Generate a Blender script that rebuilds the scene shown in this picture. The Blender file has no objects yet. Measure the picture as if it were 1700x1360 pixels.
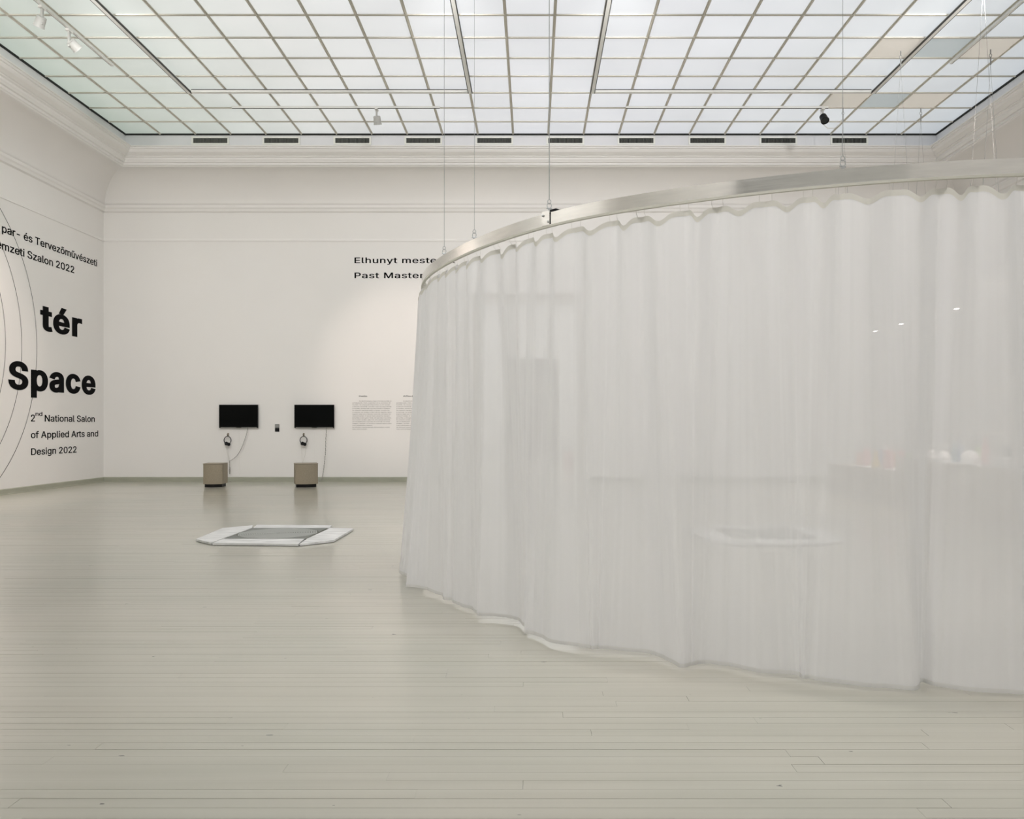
import bpy, math, random
from mathutils import Vector, Matrix
from mathutils.geometry import delaunay_2d_cdt
random.seed(7)
S = bpy.context.scene
COL = S.collection
PI = math.pi

# ------------------------------------------------------------------ camera, world, exposure
CAMZ = 1.4
F = 1408.0          # focal length in pixels of the 1700 px frame
cam_d = bpy.data.cameras.new('camera')
cam = bpy.data.objects.new('camera', cam_d)
COL.objects.link(cam)
cam.location = (0, 0, CAMZ)
cam.rotation_euler = (PI / 2, 0, 0)
cam_d.sensor_width = 36
cam_d.lens = F / 1700 * 36
cam_d.shift_x = -34 / 1700
cam_d.shift_y = 26 / 1700
cam_d.clip_end = 200
cam_d.clip_start = 0.05
S.camera = cam
S.view_settings.view_transform = 'Standard'
S.view_settings.look = 'None'
S.view_settings.gamma = 1
S.view_settings.use_curve_mapping = False
S.view_settings.exposure = 0.0
w = bpy.data.worlds.new('world')
S.world = w
w.use_nodes = True
w.node_tree.nodes['Background'].inputs[0].default_value = (0.75, 0.8, 0.85, 1)
w.node_tree.nodes['Background'].inputs[1].default_value = 0.6
PANE_E = 0.655       # brightness of the backlit ceiling glazing
SPOT_W = 1.0
FILL = 0.48          # strength of the unseen fill spotlights added on the long tracks

# room constants (metres; camera at x=0 y=0, looking along +y)
XL, XR, YB, YF = -10.62, 10.54, 21.0, -0.2
def at(px, py, Y):                    # measuring helper: pixel + depth -> point
    return Vector(((px - 884) * Y / F, Y, CAMZ + (706 - py) * Y / F))

# ------------------------------------------------------------------ helpers
WL = {}
def link(o):
    COL.objects.link(o)
    return o
def wloc(o):
    return WL.get(o.name, Vector((0, 0, 0)))
def tag(o, label=None, cat=None, group=None, kind=None):
    if label: o['label'] = label
    if cat: o['category'] = cat
    if group: o['group'] = group
    if kind: o['kind'] = kind
    return o
def empty(name, loc, label=None, cat=None, group=None, kind=None):
    o = link(bpy.data.objects.new(name, None))
    o.location = loc
    o.empty_display_size = 0.1
    WL[o.name] = Vector(loc)
    return tag(o, label, cat, group, kind)

class MB:
    def __init__(s):
        s.v = []; s.f = []
    def add(s, vs, fs):
        n = len(s.v)
        s.v += [tuple(v) for v in vs]
        s.f += [tuple(i + n for i in f) for f in fs]
        return s
    def box(s, x0, x1, y0, y1, z0, z1):
        vs = [(x0, y0, z0), (x1, y0, z0), (x1, y1, z0), (x0, y1, z0), (x0, y0, z1), (x1, y0, z1), (x1, y1, z1), (x0, y1, z1)]
        return s.add(vs, [(0, 3, 2, 1), (4, 5, 6, 7), (0, 1, 5, 4), (1, 2, 6, 5), (2, 3, 7, 6), (3, 0, 4, 7)])
    def obox(s, c, ax, ay, az, hx, hy, hz):          # oriented box
        c = Vector(c); ax = Vector(ax).normalized() * hx; ay = Vector(ay).normalized() * hy; az = Vector(az).normalized() * hz
        vs = [c + i * ax + j * ay + k * az for k in (-1, 1) for j in (-1, 1) for i in (-1, 1)]
        return s.add(vs, [(0, 2, 3, 1), (4, 5, 7, 6), (0, 1, 5, 4), (1, 3, 7, 5), (3, 2, 6, 7), (2, 0, 4, 6)])
    def tube(s, pts, r, n=8, closed=False):
        pts = [Vector(p) for p in pts]
        rings = []
        N = len(pts)
        up = None
        for i, p in enumerate(pts):
            a = pts[(i - 1) % N] if (i > 0 or closed) else p
            b = pts[(i + 1) % N] if (i < N - 1 or closed) else p
            t = (b - a).normalized()
            if up is None:
                up = Vector((0, 0, 1)) if abs(t.z) < 0.9 else Vector((1, 0, 0))
            u = (up - t * up.dot(t)).normalized()
            up = u
            q = t.cross(u)
            rr = r(i / (N - 1)) if callable(r) else r
            rings.append([p + (u * math.cos(2 * PI * k / n) + q * math.sin(2 * PI * k / n)) * rr for k in range(n)])
        vs = [v for ring in rings for v in ring]
        fs = []
        M = N if closed else N - 1
        for i in range(M):
            j = (i + 1) % N
            for k in range(n):
                l = (k + 1) % n
                fs.append((i * n + k, i * n + l, j * n + l, j * n + k))
        if not closed:
            fs.append(tuple(range(n - 1, -1, -1)))
            fs.append(tuple((N - 1) * n + k for k in range(n)))
        return s.add(vs, fs)
    def lathe(s, prof, c=(0, 0, 0), axis=(0, 0, 1), n=20, cap=True):
        ax = Vector(axis).normalized()
        u = Vector((1, 0, 0)) if abs(ax.x) < 0.8 else Vector((0, 1, 0))
        u = (u - ax * u.dot(ax)).normalized(); q = ax.cross(u)
        c = Vector(c)
        vs = [c + ax * h + (u * math.cos(2 * PI * k / n) + q * math.sin(2 * PI * k / n)) * r for r, h in prof for k in range(n)]
        fs = []
        for i in range(len(prof) - 1):
            for k in range(n):
                l = (k + 1) % n
                fs.append((i * n + k, i * n + l, (i + 1) * n + l, (i + 1) * n + k))
        if cap:
            fs.append(tuple(range(n - 1, -1, -1)))
            fs.append(tuple((len(prof) - 1) * n + k for k in range(n)))
        return s.add(vs, fs)
    def prism(s, poly, z0, z1):
        n = len(poly)
        vs = [(x, y, z0) for x, y in poly] + [(x, y, z1) for x, y in poly]
        fs = [tuple(range(n - 1, -1, -1)), tuple(range(n, 2 * n))] + [(i, (i + 1) % n, n + (i + 1) % n, n + i) for i in range(n)]
        return s.add(vs, fs)
    def mesh(s, name, off=Vector((0, 0, 0))):
        m = bpy.data.meshes.new(name)
        m.from_pydata([(v[0] - off[0], v[1] - off[1], v[2] - off[2]) for v in s.v], [], s.f)
        m.update()
        return m
    def build(s, name, mat, parent=None, org=None, smooth=False, bevel=0, **k):
        """parent given: part, vertices in world space; otherwise a top-level mesh with origin at org"""
        base = wloc(parent) if parent else Vector(org) if org else Vector((0, 0, 0))
        m = s.mesh(name, base)
        m.materials.append(mat)
        o = link(bpy.data.objects.new(name, m))
        if smooth:
            m.polygons.foreach_set('use_smooth', [True] * len(m.polygons))
            try:
                m.set_sharp_from_angle(angle=math.radians(40))
            except Exception:
                pass
        if parent: 
            o.parent = parent
            WL[o.name] = base
        else:
            o.location = base
            WL[o.name] = base
        if bevel:
            b = o.modifiers.new('bevel', 'BEVEL'); b.width = bevel; b.segments = 2; b.limit_method = 'ANGLE'
        return tag(o, **k)

# ------------------------------------------------------------------ materials
def srgb(r, g, b):
    return tuple(((c / 255) / 12.92 if c / 255 <= 0.04045 else ((c / 255 + 0.055) / 1.055) ** 2.4) for c in (r, g, b)) + (1,)
def mat(name, col, rough=0.6, metal=0.0, spec=0.5, noise=None, bump=None, emit=None, trans=0, alpha=None, coat=0):
    m = bpy.data.materials.new(name)
    m.use_nodes = True
    nt = m.node_tree; b = nt.nodes['Principled BSDF']
    b.inputs['Base Color'].default_value = col if len(col) == 4 else tuple(col) + (1,)
    b.inputs['Roughness'].default_value = rough
    b.inputs['Metallic'].default_value = metal
    b.inputs['Specular IOR Level'].default_value = spec
    b.inputs['Transmission Weight'].default_value = trans
    if coat: b.inputs['Coat Weight'].default_value = coat
    if emit:
        b.inputs['Emission Color'].default_value = emit[0]
        b.inputs['Emission Strength'].default_value = emit[1]
    tc = nt.nodes.new('ShaderNodeTexCoord')
    if noise:                                   # (scale xyz, amount)
        mp = nt.nodes.new('ShaderNodeMapping'); mp.inputs['Scale'].default_value = noise[0]
        n = nt.nodes.new('ShaderNodeTexNoise'); n.inputs['Scale'].default_value = 1; n.inputs['Detail'].default_value = 5
        geo = nt.nodes.new('ShaderNodeNewGeometry')
        nt.links.new(geo.outputs['Position'], mp.inputs['Vector']); nt.links.new(mp.outputs[0], n.inputs['Vector'])
        mr = nt.nodes.new('ShaderNodeMapRange')
        mr.inputs['From Min'].default_value = 0.3; mr.inputs['From Max'].default_value = 0.7
        mr.inputs['To Min'].default_value = 1 - noise[1]; mr.inputs['To Max'].default_value = 1 + noise[1]
        nt.links.new(n.outputs['Fac'], mr.inputs[0])
        mx = nt.nodes.new('ShaderNodeVectorMath'); mx.operation = 'SCALE'
        mx.inputs[0].default_value = tuple(b.inputs['Base Color'].default_value)[:3]
        nt.links.new(mr.outputs[0], mx.inputs['Scale'])
        nt.links.new(mx.outputs[0], b.inputs['Base Color'])
    if bump:                                    # (scale xyz, strength, distance)
        mp = nt.nodes.new('ShaderNodeMapping'); mp.inputs['Scale'].default_value = bump[0]
        n = nt.nodes.new('ShaderNodeTexNoise'); n.inputs['Scale'].default_value = 1; n.inputs['Detail'].default_value = 3
        geo = nt.nodes.new('ShaderNodeNewGeometry')
        nt.links.new(geo.outputs['Position'], mp.inputs['Vector']); nt.links.new(mp.outputs[0], n.inputs['Vector'])
        bp = nt.nodes.new('ShaderNodeBump'); bp.inputs['Strength'].default_value = bump[1]; bp.inputs['Distance'].default_value = bump[2]
        nt.links.new(n.outputs['Fac'], bp.inputs['Height']); nt.links.new(bp.outputs[0], b.inputs['Normal'])
    return m

M = {}
M['wall'] = mat('wall_paint', (0.865, 0.845, 0.822), 0.75, spec=0.25, noise=((0.6, 0.6, 0.6), 0.012), bump=((9, 9, 9), 0.08, 0.004))
M['plaster'] = mat('cornice_plaster', (0.86, 0.845, 0.825), 0.8, spec=0.2, noise=((0.8, 0.8, 0.8), 0.012))
M['fascia'] = mat('fascia_paint', (0.80, 0.80, 0.815), 0.7, spec=0.3, noise=((1.5, 1.5, 1.5), 0.03))
M['gap'] = mat('dark_gap', (0.02, 0.022, 0.02), 0.9)
M['base'] = mat('skirting_paint', (0.38, 0.385, 0.31), 0.35, noise=((3, 3, 12), 0.07))
M['mullion'] = mat('mullion_paint', (0.66, 0.635, 0.565), 0.85, spec=0.08)
M['white_metal'] = mat('white_enamel', (0.78, 0.77, 0.74), 0.4)
M['track'] = mat('track_enamel', (0.80, 0.80, 0.77), 0.35)
M['track_dark'] = mat('track_groove', (0.05, 0.05, 0.045), 0.6)
M['black'] = mat('black_plastic', (0.008, 0.008, 0.009), 0.5, spec=0.2)
M['screen'] = mat('screen_glass', (0.0015, 0.002, 0.002), 0.3, spec=0.08)
M['ink'] = mat('black_vinyl', (0.004, 0.004, 0.0045), 0.8, spec=0.08)
M['ink_thin'] = mat('grey_print', (0.14, 0.13, 0.12), 0.6)
M['line'] = mat('vinyl_line', (0.05, 0.05, 0.05), 0.5)
M['felt'] = mat('taupe_board', (0.315, 0.27, 0.20), 0.7, noise=((60, 60, 60), 0.10), bump=((200, 200, 200), 0.2, 0.001))
M['felt_edge'] = mat('taupe_edge', (0.12, 0.10, 0.075), 0.7)
M['felt_top'] = mat('taupe_top', (0.32, 0.275, 0.21), 0.55)
M['steel'] = mat('zinc_steel', (0.55, 0.56, 0.56), 0.3, metal=0.9)
M['wire'] = mat('steel_wire', (0.34, 0.35, 0.35), 0.75, spec=0.15)
M['cord_white'] = mat('white_cord', (0.72, 0.70, 0.66), 0.5)
M['cord_grey'] = mat('grey_cord', (0.22, 0.21, 0.19), 0.5)
M['vent_frame'] = mat('vent_frame', (0.88, 0.88, 0.82), 0.5)
M['vent_slat'] = mat('vent_slat', (0.14, 0.145, 0.13), 0.5)
M['panel_cream_glow'] = mat('cream_panel', (0.86, 0.83, 0.78), 0.8, emit=((0.85, 0.82, 0.76, 1), 0.20))  # opaque board with a faint glow put into its colour, no light source
M['flap'] = mat('marbled_white', (0.69, 0.69, 0.685), 0.45, noise=((3.5, 9, 1), 0.22))
M['mesh_grey'] = mat('grey_relief', (0.28, 0.29, 0.27), 0.6)
M['mesh_light'] = mat('pale_relief', (0.42, 0.43, 0.41), 0.6)
M['mesh_dark'] = mat('olive_relief', (0.12, 0.125, 0.10), 0.7)
M['edge'] = mat('dark_edge', (0.05, 0.05, 0.05), 0.5)
M['subfloor'] = mat('subfloor', (0.035, 0.032, 0.028), 0.9)
M['room2'] = mat('next_room_paint', (0.74, 0.73, 0.70), 0.8)

# brushed aluminium band of the rail
def mat_alu():
    m = mat('brushed_aluminium', (0.84, 0.83, 0.80), 0.13, metal=1.0, noise=((6, 6, 40), 0.05), bump=((3, 3, 90), 0.15, 0.001))
    m.node_tree.nodes['Principled BSDF'].inputs['Anisotropic'].default_value = 0.3
    return m
M['alu'] = mat_alu()

# painted boards: warm green grey, streaked along the boards, half-gloss
def mat_floor():
    m = bpy.data.materials.new('painted_boards'); m.use_nodes = True
    nt = m.node_tree; b = nt.nodes['Principled BSDF']; L = nt.links.new
    geo = nt.nodes.new('ShaderNodeNewGeometry')
    def noise(sc, detail=4):
        mp = nt.nodes.new('ShaderNodeMapping'); mp.inputs['Scale'].default_value = sc
        n = nt.nodes.new('ShaderNodeTexNoise'); n.inputs['Scale'].default_value = 1; n.inputs['Detail'].default_value = detail
        L(geo.outputs['Position'], mp.inputs['Vector']); L(mp.outputs[0], n.inputs['Vector'])
        return n.outputs['Fac']
    cr = nt.nodes.new('ShaderNodeValToRGB')
    cr.color_ramp.elements[0].position = 0.32; cr.color_ramp.elements[0].color = (0.445, 0.43, 0.365, 1)
    cr.color_ramp.elements[1].position = 0.70; cr.color_ramp.elements[1].color = (0.50, 0.485, 0.42, 1)
    L(noise((0.5, 13, 1), 5), cr.inputs[0])
    cr2 = nt.nodes.new('ShaderNodeValToRGB')
    cr2.color_ramp.elements[0].position = 0.35; cr2.color_ramp.elements[0].color = (0.93, 0.95, 0.93, 1)
    cr2.color_ramp.elements[1].position = 0.65; cr2.color_ramp.elements[1].color = (1.04, 1.02, 1.0, 1)
    L(noise((0.45, 0.6, 1), 3), cr2.inputs[0])
    mx = nt.nodes.new('ShaderNodeMix'); mx.data_type = 'RGBA'; mx.blend_type = 'MULTIPLY'; mx.inputs[0].default_value = 1
    L(cr.outputs[0], mx.inputs[6]); L(cr2.outputs[0], mx.inputs[7])
    # small dark chips in the paint
    ch = nt.nodes.new('ShaderNodeMath'); ch.operation = 'GREATER_THAN'; ch.inputs[1].default_value = 0.765
    L(noise((9, 26, 1), 2), ch.inputs[0])
    mx2 = nt.nodes.new('ShaderNodeMix'); mx2.data_type = 'RGBA'
    mx2.inputs[7].default_value = (0.05, 0.05, 0.04, 1)
    L(ch.outputs[0], mx2.inputs[0]); L(mx.outputs[2], mx2.inputs[6])
    L(mx2.outputs[2], b.inputs['Base Color'])
    mr = nt.nodes.new('ShaderNodeMapRange'); mr.inputs[3].default_value = 0.278; mr.inputs[4].default_value = 0.36
    L(noise((0.8, 9, 1)), mr.inputs[0]); L(mr.outputs[0], b.inputs['Roughness'])
    b.inputs['Specular IOR Level'].default_value = 0.8
    b.inputs['Coat Weight'].default_value = 0.6; b.inputs['Coat Roughness'].default_value = 0.14; b.inputs['Coat IOR'].default_value = 1.62
    bp = nt.nodes.new('ShaderNodeBump'); bp.inputs['Strength'].default_value = 0.25; bp.inputs['Distance'].default_value = 0.0007
    L(noise((0.8, 4, 1), 1), bp.inputs['Height']); L(bp.outputs[0], b.inputs['Normal'])
    return m
M['floor'] = mat_floor()

# backlit diffusing glass of the laylight
def mat_pane(name, tint, k):
    m = bpy.data.materials.new(name); m.use_nodes = True
    nt = m.node_tree; L = nt.links.new
    b = nt.nodes['Principled BSDF']
    b.inputs['Base Color'].default_value = (0.35, 0.37, 0.37, 1); b.inputs['Roughness'].default_value = 0.4
    geo = nt.nodes.new('ShaderNodeNewGeometry')
    sx = nt.nodes.new('ShaderNodeSeparateXYZ'); L(geo.outputs['Position'], sx.inputs[0])
    cr = nt.nodes.new('ShaderNodeValToRGB')
    mr = nt.nodes.new('ShaderNodeMapRange'); mr.inputs[1].default_value = -9.6; mr.inputs[2].default_value = 9.6
    L(sx.outputs[0], mr.inputs[0]); L(mr.outputs[0], cr.inputs[0])
    e = cr.color_ramp.elements
    e[0].position = 0.0; e[0].color = (0.50, 0.575, 0.50, 1)
    e[1].position = 1.0; e[1].color = (0.66, 0.71, 0.76, 1)
    for p, c in ((0.12, (0.72, 0.77, 0.72, 1)), (0.26, (0.90, 0.91, 0.90, 1)), (0.45, (0.905, 0.915, 0.965, 1)), (0.62, (0.91, 0.925, 0.985, 1)), (0.82, (0.82, 0.855, 0.90, 1))):
        k2 = e.new(p); k2.color = c
    mp = nt.nodes.new('ShaderNodeMapping'); mp.inputs['Scale'].default_value = (0.5, 0.5, 0.5)
    n = nt.nodes.new('ShaderNodeTexNoise'); n.inputs['Scale'].default_value = 1; n.inputs['Detail'].default_value = 3
    L(geo.outputs['Position'], mp.inputs[0]); L(mp.outputs[0], n.inputs['Vector'])
    mr2 = nt.nodes.new('ShaderNodeMapRange'); mr2.inputs[1].default_value = 0.3; mr2.inputs[2].default_value = 0.7
    mr2.inputs[3].default_value = 0.93; mr2.inputs[4].default_value = 1.05
    L(n.outputs['Fac'], mr2.inputs[0])
    # the row against the far wall gets less daylight
    mr3 = nt.nodes.new('ShaderNodeMapRange'); mr3.inputs[1].default_value = 9.0; mr3.inputs[2].default_value = 20.0
    mr3.inputs[3].default_value = 1.12; mr3.inputs[4].default_value = 0.88
    L(sx.outputs[1], mr3.inputs[0])
    oi = nt.nodes.new('ShaderNodeObjectInfo')
    mr4 = nt.nodes.new('ShaderNodeMapRange'); mr4.inputs[3].default_value = 0.97; mr4.inputs[4].default_value = 1.03
    L(oi.outputs['Random'], mr4.inputs[0])
    def mul(a, c):
        q = nt.nodes.new('ShaderNodeMath'); q.operation = 'MULTIPLY'; L(a, q.inputs[0])
        if isinstance(c, float): q.inputs[1].default_value = c
        else: L(c, q.inputs[1])
        return q.outputs[0]
    st = mul(mul(mul(mr2.outputs[0], mr3.outputs[0]), mr4.outputs[0]), float(PANE_E * k))
    mx = nt.nodes.new('ShaderNodeMix'); mx.data_type = 'RGBA'; mx.blend_type = 'MULTIPLY'; mx.inputs[0].default_value = 1
    mx.inputs[7].default_value = tint
    L(cr.outputs[0], mx.inputs[6]); L(mx.outputs[2], b.inputs['Emission Color']); L(st, b.inputs['Emission Strength'])
    return m
M['pane'] = mat_pane('backlit_glass', (1, 1, 1, 1), 1.0)
M['pane_dim'] = mat_pane('backlit_glass_grey', (0.80, 0.87, 0.86, 1), 0.62)

# sheer voile: threads cover most of the area, more the more obliquely it is crossed
def mat_voile(name, T0, col, streak=0.06):
    m = bpy.data.materials.new(name); m.use_nodes = True
    nt = m.node_tree; L = nt.links.new
    for n in list(nt.nodes): nt.nodes.remove(n)
    out = nt.nodes.new('ShaderNodeOutputMaterial')
    geo = nt.nodes.new('ShaderNodeNewGeometry')
    uv = nt.nodes.new('ShaderNodeUVMap'); uv.uv_map = 'UVMap'
    def math_(op, a, b=None):
        q = nt.nodes.new('ShaderNodeMath'); q.operation = op
        for i, c in enumerate((a, b)):
            if c is None: continue
            if isinstance(c, (int, float)): q.inputs[i].default_value = c
            else: L(c, q.inputs[i])
        return q.outputs[0]
    dot = nt.nodes.new('ShaderNodeVectorMath'); dot.operation = 'DOT_PRODUCT'
    L(geo.outputs['Normal'], dot.inputs[0]); L(geo.outputs['Incoming'], dot.inputs[1])
    c = math_('MAXIMUM', math_('ABSOLUTE', dot.outputs['Value']), 0.12)
    mp = nt.nodes.new('ShaderNodeMapping'); mp.inputs['Scale'].default_value = (22, 0.5, 1)
    n = nt.nodes.new('ShaderNodeTexNoise'); n.inputs['Scale'].default_value = 1; n.inputs['Detail'].default_value = 4
    L(uv.outputs[0], mp.inputs[0]); L(mp.outputs[0], n.inputs['Vector'])
    T = math_('ADD', math_('MULTIPLY', math_('SUBTRACT', n.outputs['Fac'], 0.5), -streak * 2), T0)
    T = math_('MAXIMUM', T, 0.02)
    t = math_('POWER', T, math_('DIVIDE', 1.0, c))
    op = math_('SUBTRACT', 1.0, t)
    dif = nt.nodes.new('ShaderNodeBsdfDiffuse'); dif.inputs['Color'].default_value = col
    tr = nt.nodes.new('ShaderNodeBsdfTranslucent'); tr.inputs['Color'].default_value = col
    mx = nt.nodes.new('ShaderNodeMixShader'); mx.inputs[0].default_value = 0.40
    L(dif.outputs[0], mx.inputs[1]); L(tr.outputs[0], mx.inputs[2])
    tp = nt.nodes.new('ShaderNodeBsdfTransparent')
    mx2 = nt.nodes.new('ShaderNodeMixShader'); L(op, mx2.inputs[0]); L(tp.outputs[0], mx2.inputs[1]); L(mx.outputs[0], mx2.inputs[2])
    L(mx2.outputs[0], out.inputs[0])
    return m
M['voile'] = mat_voile('white_voile', 0.175, (0.965, 0.96, 0.968, 1), 0.035)
M['voile_hem'] = mat_voile('voile_hem', 0.08, (0.84, 0.835, 0.82, 1), 0.0)
M['tape'] = mat_voile('gathering_tape', 0.04, (0.80, 0.785, 0.73, 1), 0.0)

# ------------------------------------------------------------------ floor of boards
floor = MB().box(XL - 0.3, XR + 0.3, -7.0, YB + 0.3, -0.12, -0.022).build('floor', M['subfloor'], kind='structure')
um = MB().box(-0.5, 0.5, -0.5, 0.5, -0.02, 0).mesh('plank')
um.materials.append(M['floor'])
stuff = MB()
PW = 0.08
rng = random.Random(11)
y = -6.9
while y < YB:
    row_seen = 2.9 < y < 5.0
    x = XL - rng.uniform(0, 2.2)
    while x < XR:
        ln = rng.choice((1.6, 2.0, 2.4, 2.8, 3.2, 3.6)) + rng.uniform(-0.15, 0.15)
        q = rng.random()
        g = 0.0003 if q < 0.58 else rng.uniform(0.0008, 0.0018) if q < 0.84 else rng.uniform(0.0026, 0.0052)
        gx = rng.choice((0.0004, 0.0004, 0.001, 0.002))
        tilt = rng.uniform(-0.0003, 0.0003); dz = rng.uniform(-0.0003, 0.0003)
        x0, x1 = max(x, XL) + gx / 2, min(x + ln, XR) - gx / 2
        if x1 > x0 + 0.05:
            lim = (y + PW) * 900 / F
            if row_seen and x1 > -lim and x0 < lim:
                o = link(bpy.data.objects.new('plank', um))
                o.parent = floor
                o.location = ((x0 + x1) / 2, y + PW / 2, dz)
                o.scale = (x1 - x0, PW - g, 1)
                o.rotation_euler = (tilt, 0, 0)
            else:
                h = PW / 2 - g / 2; t = tilt * h
                stuff.add([(x0, y + PW / 2 - h, dz - 0.02), (x1, y + PW / 2 - h, dz - 0.02), (x1, y + PW / 2 + h, dz - 0.02), (x0, y + PW / 2 + h, dz - 0.02),
                           (x0, y + PW / 2 - h, dz - t), (x1, y + PW / 2 - h, dz - t), (x1, y + PW / 2 + h, dz + t), (x0, y + PW / 2 + h, dz + t)],
                          [(4, 5, 6, 7), (0, 1, 5, 4), (1, 2, 6, 5), (2, 3, 7, 6), (3, 0, 4, 7)])
        x += ln
    y += PW
stuff.build('planks', M['floor'], floor, kind='stuff')

# ------------------------------------------------------------------ walls
DX0, DX1, DZ = -1.33, 1.14, 4.46          # doorway in the far wall
T = 0.6
wb = MB().box(XL - T, DX0, YB, YB + T, 0, 8.6).box(DX1, XR + T, YB, YB + T, 0, 8.6).box(DX0, DX1, YB, YB + T, DZ, 8.6)
wall_back = wb.build('wall_back', M['wall'], kind='structure')
wall_left = MB().box(XL - T, XL, YF, YB, 0, 8.6).build('wall_left', M['wall'], kind='structure')
wall_right = MB().box(XR, XR + T, YF, YB, 0, 8.6).build('wall_right', M['wall'], kind='structure')
FX0, FX1, FZ = -3.3, 1.6, 6.2             # tall opening the camera stands in
wf = MB().box(XL - T, FX0, YF - T, YF, 0, 8.6).box(FX1, XR + T, YF - T, YF, 0, 8.6).box(FX0, FX1, YF - T, YF, FZ, 8.6)
wf.build('wall_front', M['wall'], kind='structure')
# room behind the camera: a shell lit by an added glowing panel
rr = MB().box(-8, -7.7, -7, YF - T, 0, 7).box(6, 6.3, -7, YF - T, 0, 7).box(-8, 6.3, -7.3, -7, 0, 7).box(-8, 6.3, -7.3, YF - T, 7, 7.2)
rr.build('wall_anteroom', M['room2'], kind='structure')

M['ante_fill'] = mat('anteroom_fill_panel', (0.6, 0.6, 0.6), 0.5, emit=((0.95, 0.95, 0.95, 1), 0.85))  # unseen glowing panel added to brighten the room behind and its rail reflection
MB().box(-7, 5.3, -6.5, -1.5, 6.95, 6.98).build('anteroom_fill', M['ante_fill'], kind='structure')
# mitred mouldings running round the room: profile of (inset from wall, height)
def sweep(prof, name, mats, closed_prof=False, sides=('left', 'back', 'right', 'front'), basename='trim'):
    def pt(side, end, d, z):
        X0, X1, Y0, Y1 = XL + d, XR - d, YF + d, YB - d
        c = {'left': ((X0, Y0), (X0, Y1)), 'back': ((X0, Y1), (X1, Y1)), 'right': ((X1, Y1), (X1, Y0)), 'front': ((X1, Y0), (X0, Y0))}[side][end]
        return (c[0], c[1], z)
    out = []
    for sd in sides:
        mb = MB()
        vs = [pt(sd, 0, d, z) for d, z in prof] + [pt(sd, 1, d, z) for d, z in prof]
        n = len(prof)
        mb.add(vs, [(i, i + 1, n + i + 1, n + i) for i in range(n - 1)])
        out.append(mb.build(name(sd), mats, kind='structure'))
    return out
cnt = [0]
def trim_name(sd):
    cnt[0] += 1
    return 'trim_%d' % cnt[0]
cove = [(0.0, 6.66), (0.045, 6.685), (0.06, 6.74), (0.085, 6.77), (0.085, 6.83), (0.05, 6.835)]
for i in range(0, 15):
    a = i / 14 * math.radians(84)
    cove.append((0.92 - 0.87 * math.cos(a), 6.835 + 0.70 * math.sin(a)))
cv = sweep(cove, trim_name, M['wall'])
for o in cv: o.data.polygons.foreach_set('use_smooth', [i >= 5 for i in range(len(o.data.polygons))])
corn = [(0.83, 7.52), (0.90, 7.53), (0.92, 7.55), (0.95, 7.555), (0.95, 7.605), (0.99, 7.61), (1.01, 7.64), (1.03, 7.66), (1.03, 7.70), (1.07, 7.715),
        (1.07, 7.735), (1.10, 7.74), (1.135, 7.76), (1.185, 7.785), (1.215, 7.82), (1.22, 7.845), (1.25, 7.85), (1.255, 7.885), (1.28, 7.89), (1.28, 7.915), (1.0, 7.915)]
sweep(corn, trim_name, M['plaster'])
sweep([(1.035, 7.90), (1.035, 8.235)], trim_name, M['fascia'])
sweep([(1.06, 8.260), (1.06, 8.228), (1.03, 8.222)], trim_name, M['gap'])  # dark strip painted in for the shadow gap above the fascia
# picture rail
sweep([(0, 5.945), (0.012, 5.945), (0.016, 5.955), (0.016, 5.995), (0.010, 6.005), (0.0, 6.01)], trim_name, M['wall'])
# skirting
bcnt = {'left': 'baseboard_left', 'back': None, 'right': 'baseboard_right', 'front': None}
bp = [(0, 0.118), (0.012, 0.118), (0.022, 0.105), (0.022, 0.02), (0.034, 0.012), (0.034, 0)]
sweep(bp, lambda s: 'baseboard_' + s, M['base'], sides=('left', 'right'))
bb = MB()
for x0, x1 in ((XL, DX0 - 0.16), (DX1 + 0.16, XR)):
    vs = [(x, YB - d, z) for x in (x0, x1) for d, z in bp]; n = len(bp)
    bb.add(vs, [(i, i + 1, n + i + 1, n + i) for i in range(n - 1)] + [tuple(range(n)), tuple(range(2 * n - 1, n - 1, -1))])
bb.build('baseboard_back', M['base'], kind='structure')
bb = MB()
for x0, x1 in ((XL, FX0), (FX1, XR)):
    vs = [(x, YF + d, z) for x in (x0, x1) for d, z in bp]; n = len(bp)
    bb.add(vs, [(i, i + 1, n + i + 1, n + i) for i in range(n - 1)])
bb.build('baseboard_front', M['base'], kind='structure')

# doorway surround in the far wall + the room beyond
ds = MB().box(DX0 - 0.14, DX0, YB - 0.05, YB, 0, DZ).box(DX1, DX1 + 0.14, YB - 0.05, YB, 0, DZ)
ds.box(DX0 - 0.14, DX1 + 0.14, YB - 0.05, YB, DZ, DZ + 0.06).box(DX0 - 0.2, DX1 + 0.2, YB - 0.12, YB, DZ + 0.15, DZ + 0.20).box(DX0 - 0.14, DX1 + 0.14, YB - 0.035, YB, DZ + 0.06, DZ + 0.15)
M['surround'] = mat('door_surround', (0.45, 0.41, 0.35), 0.5)
ds.build('door_1', M['surround'], kind='structure')
Y2, Y3 = 35.6, 41.0
nr = MB().box(-9, -8.8, YB + T, Y2, 0, 7).box(8.8, 9, YB + T, Y2, 0, 7)
nr.box(-9, -1.15, Y2, Y2 + 0.4, 0, 7).box(1.1, 9, Y2, Y2 + 0.4, 0, 7).box(-1.15, 1.1, Y2, Y2 + 0.4, 4.2, 7)
nr.box(-9, 9, Y3, Y3 + 0.2, 0, 7).box(-9, -8.8, Y2, Y3, 0, 7).box(8.8, 9, Y2, Y3, 0, 7).box(-9, 9, Y2, Y3, 7, 7.1)
nr.box(-9, 9, YB + T, Y2, 7, 7.1)
nr.build('wall_next_room', M['room2'], kind='structure')
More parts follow.
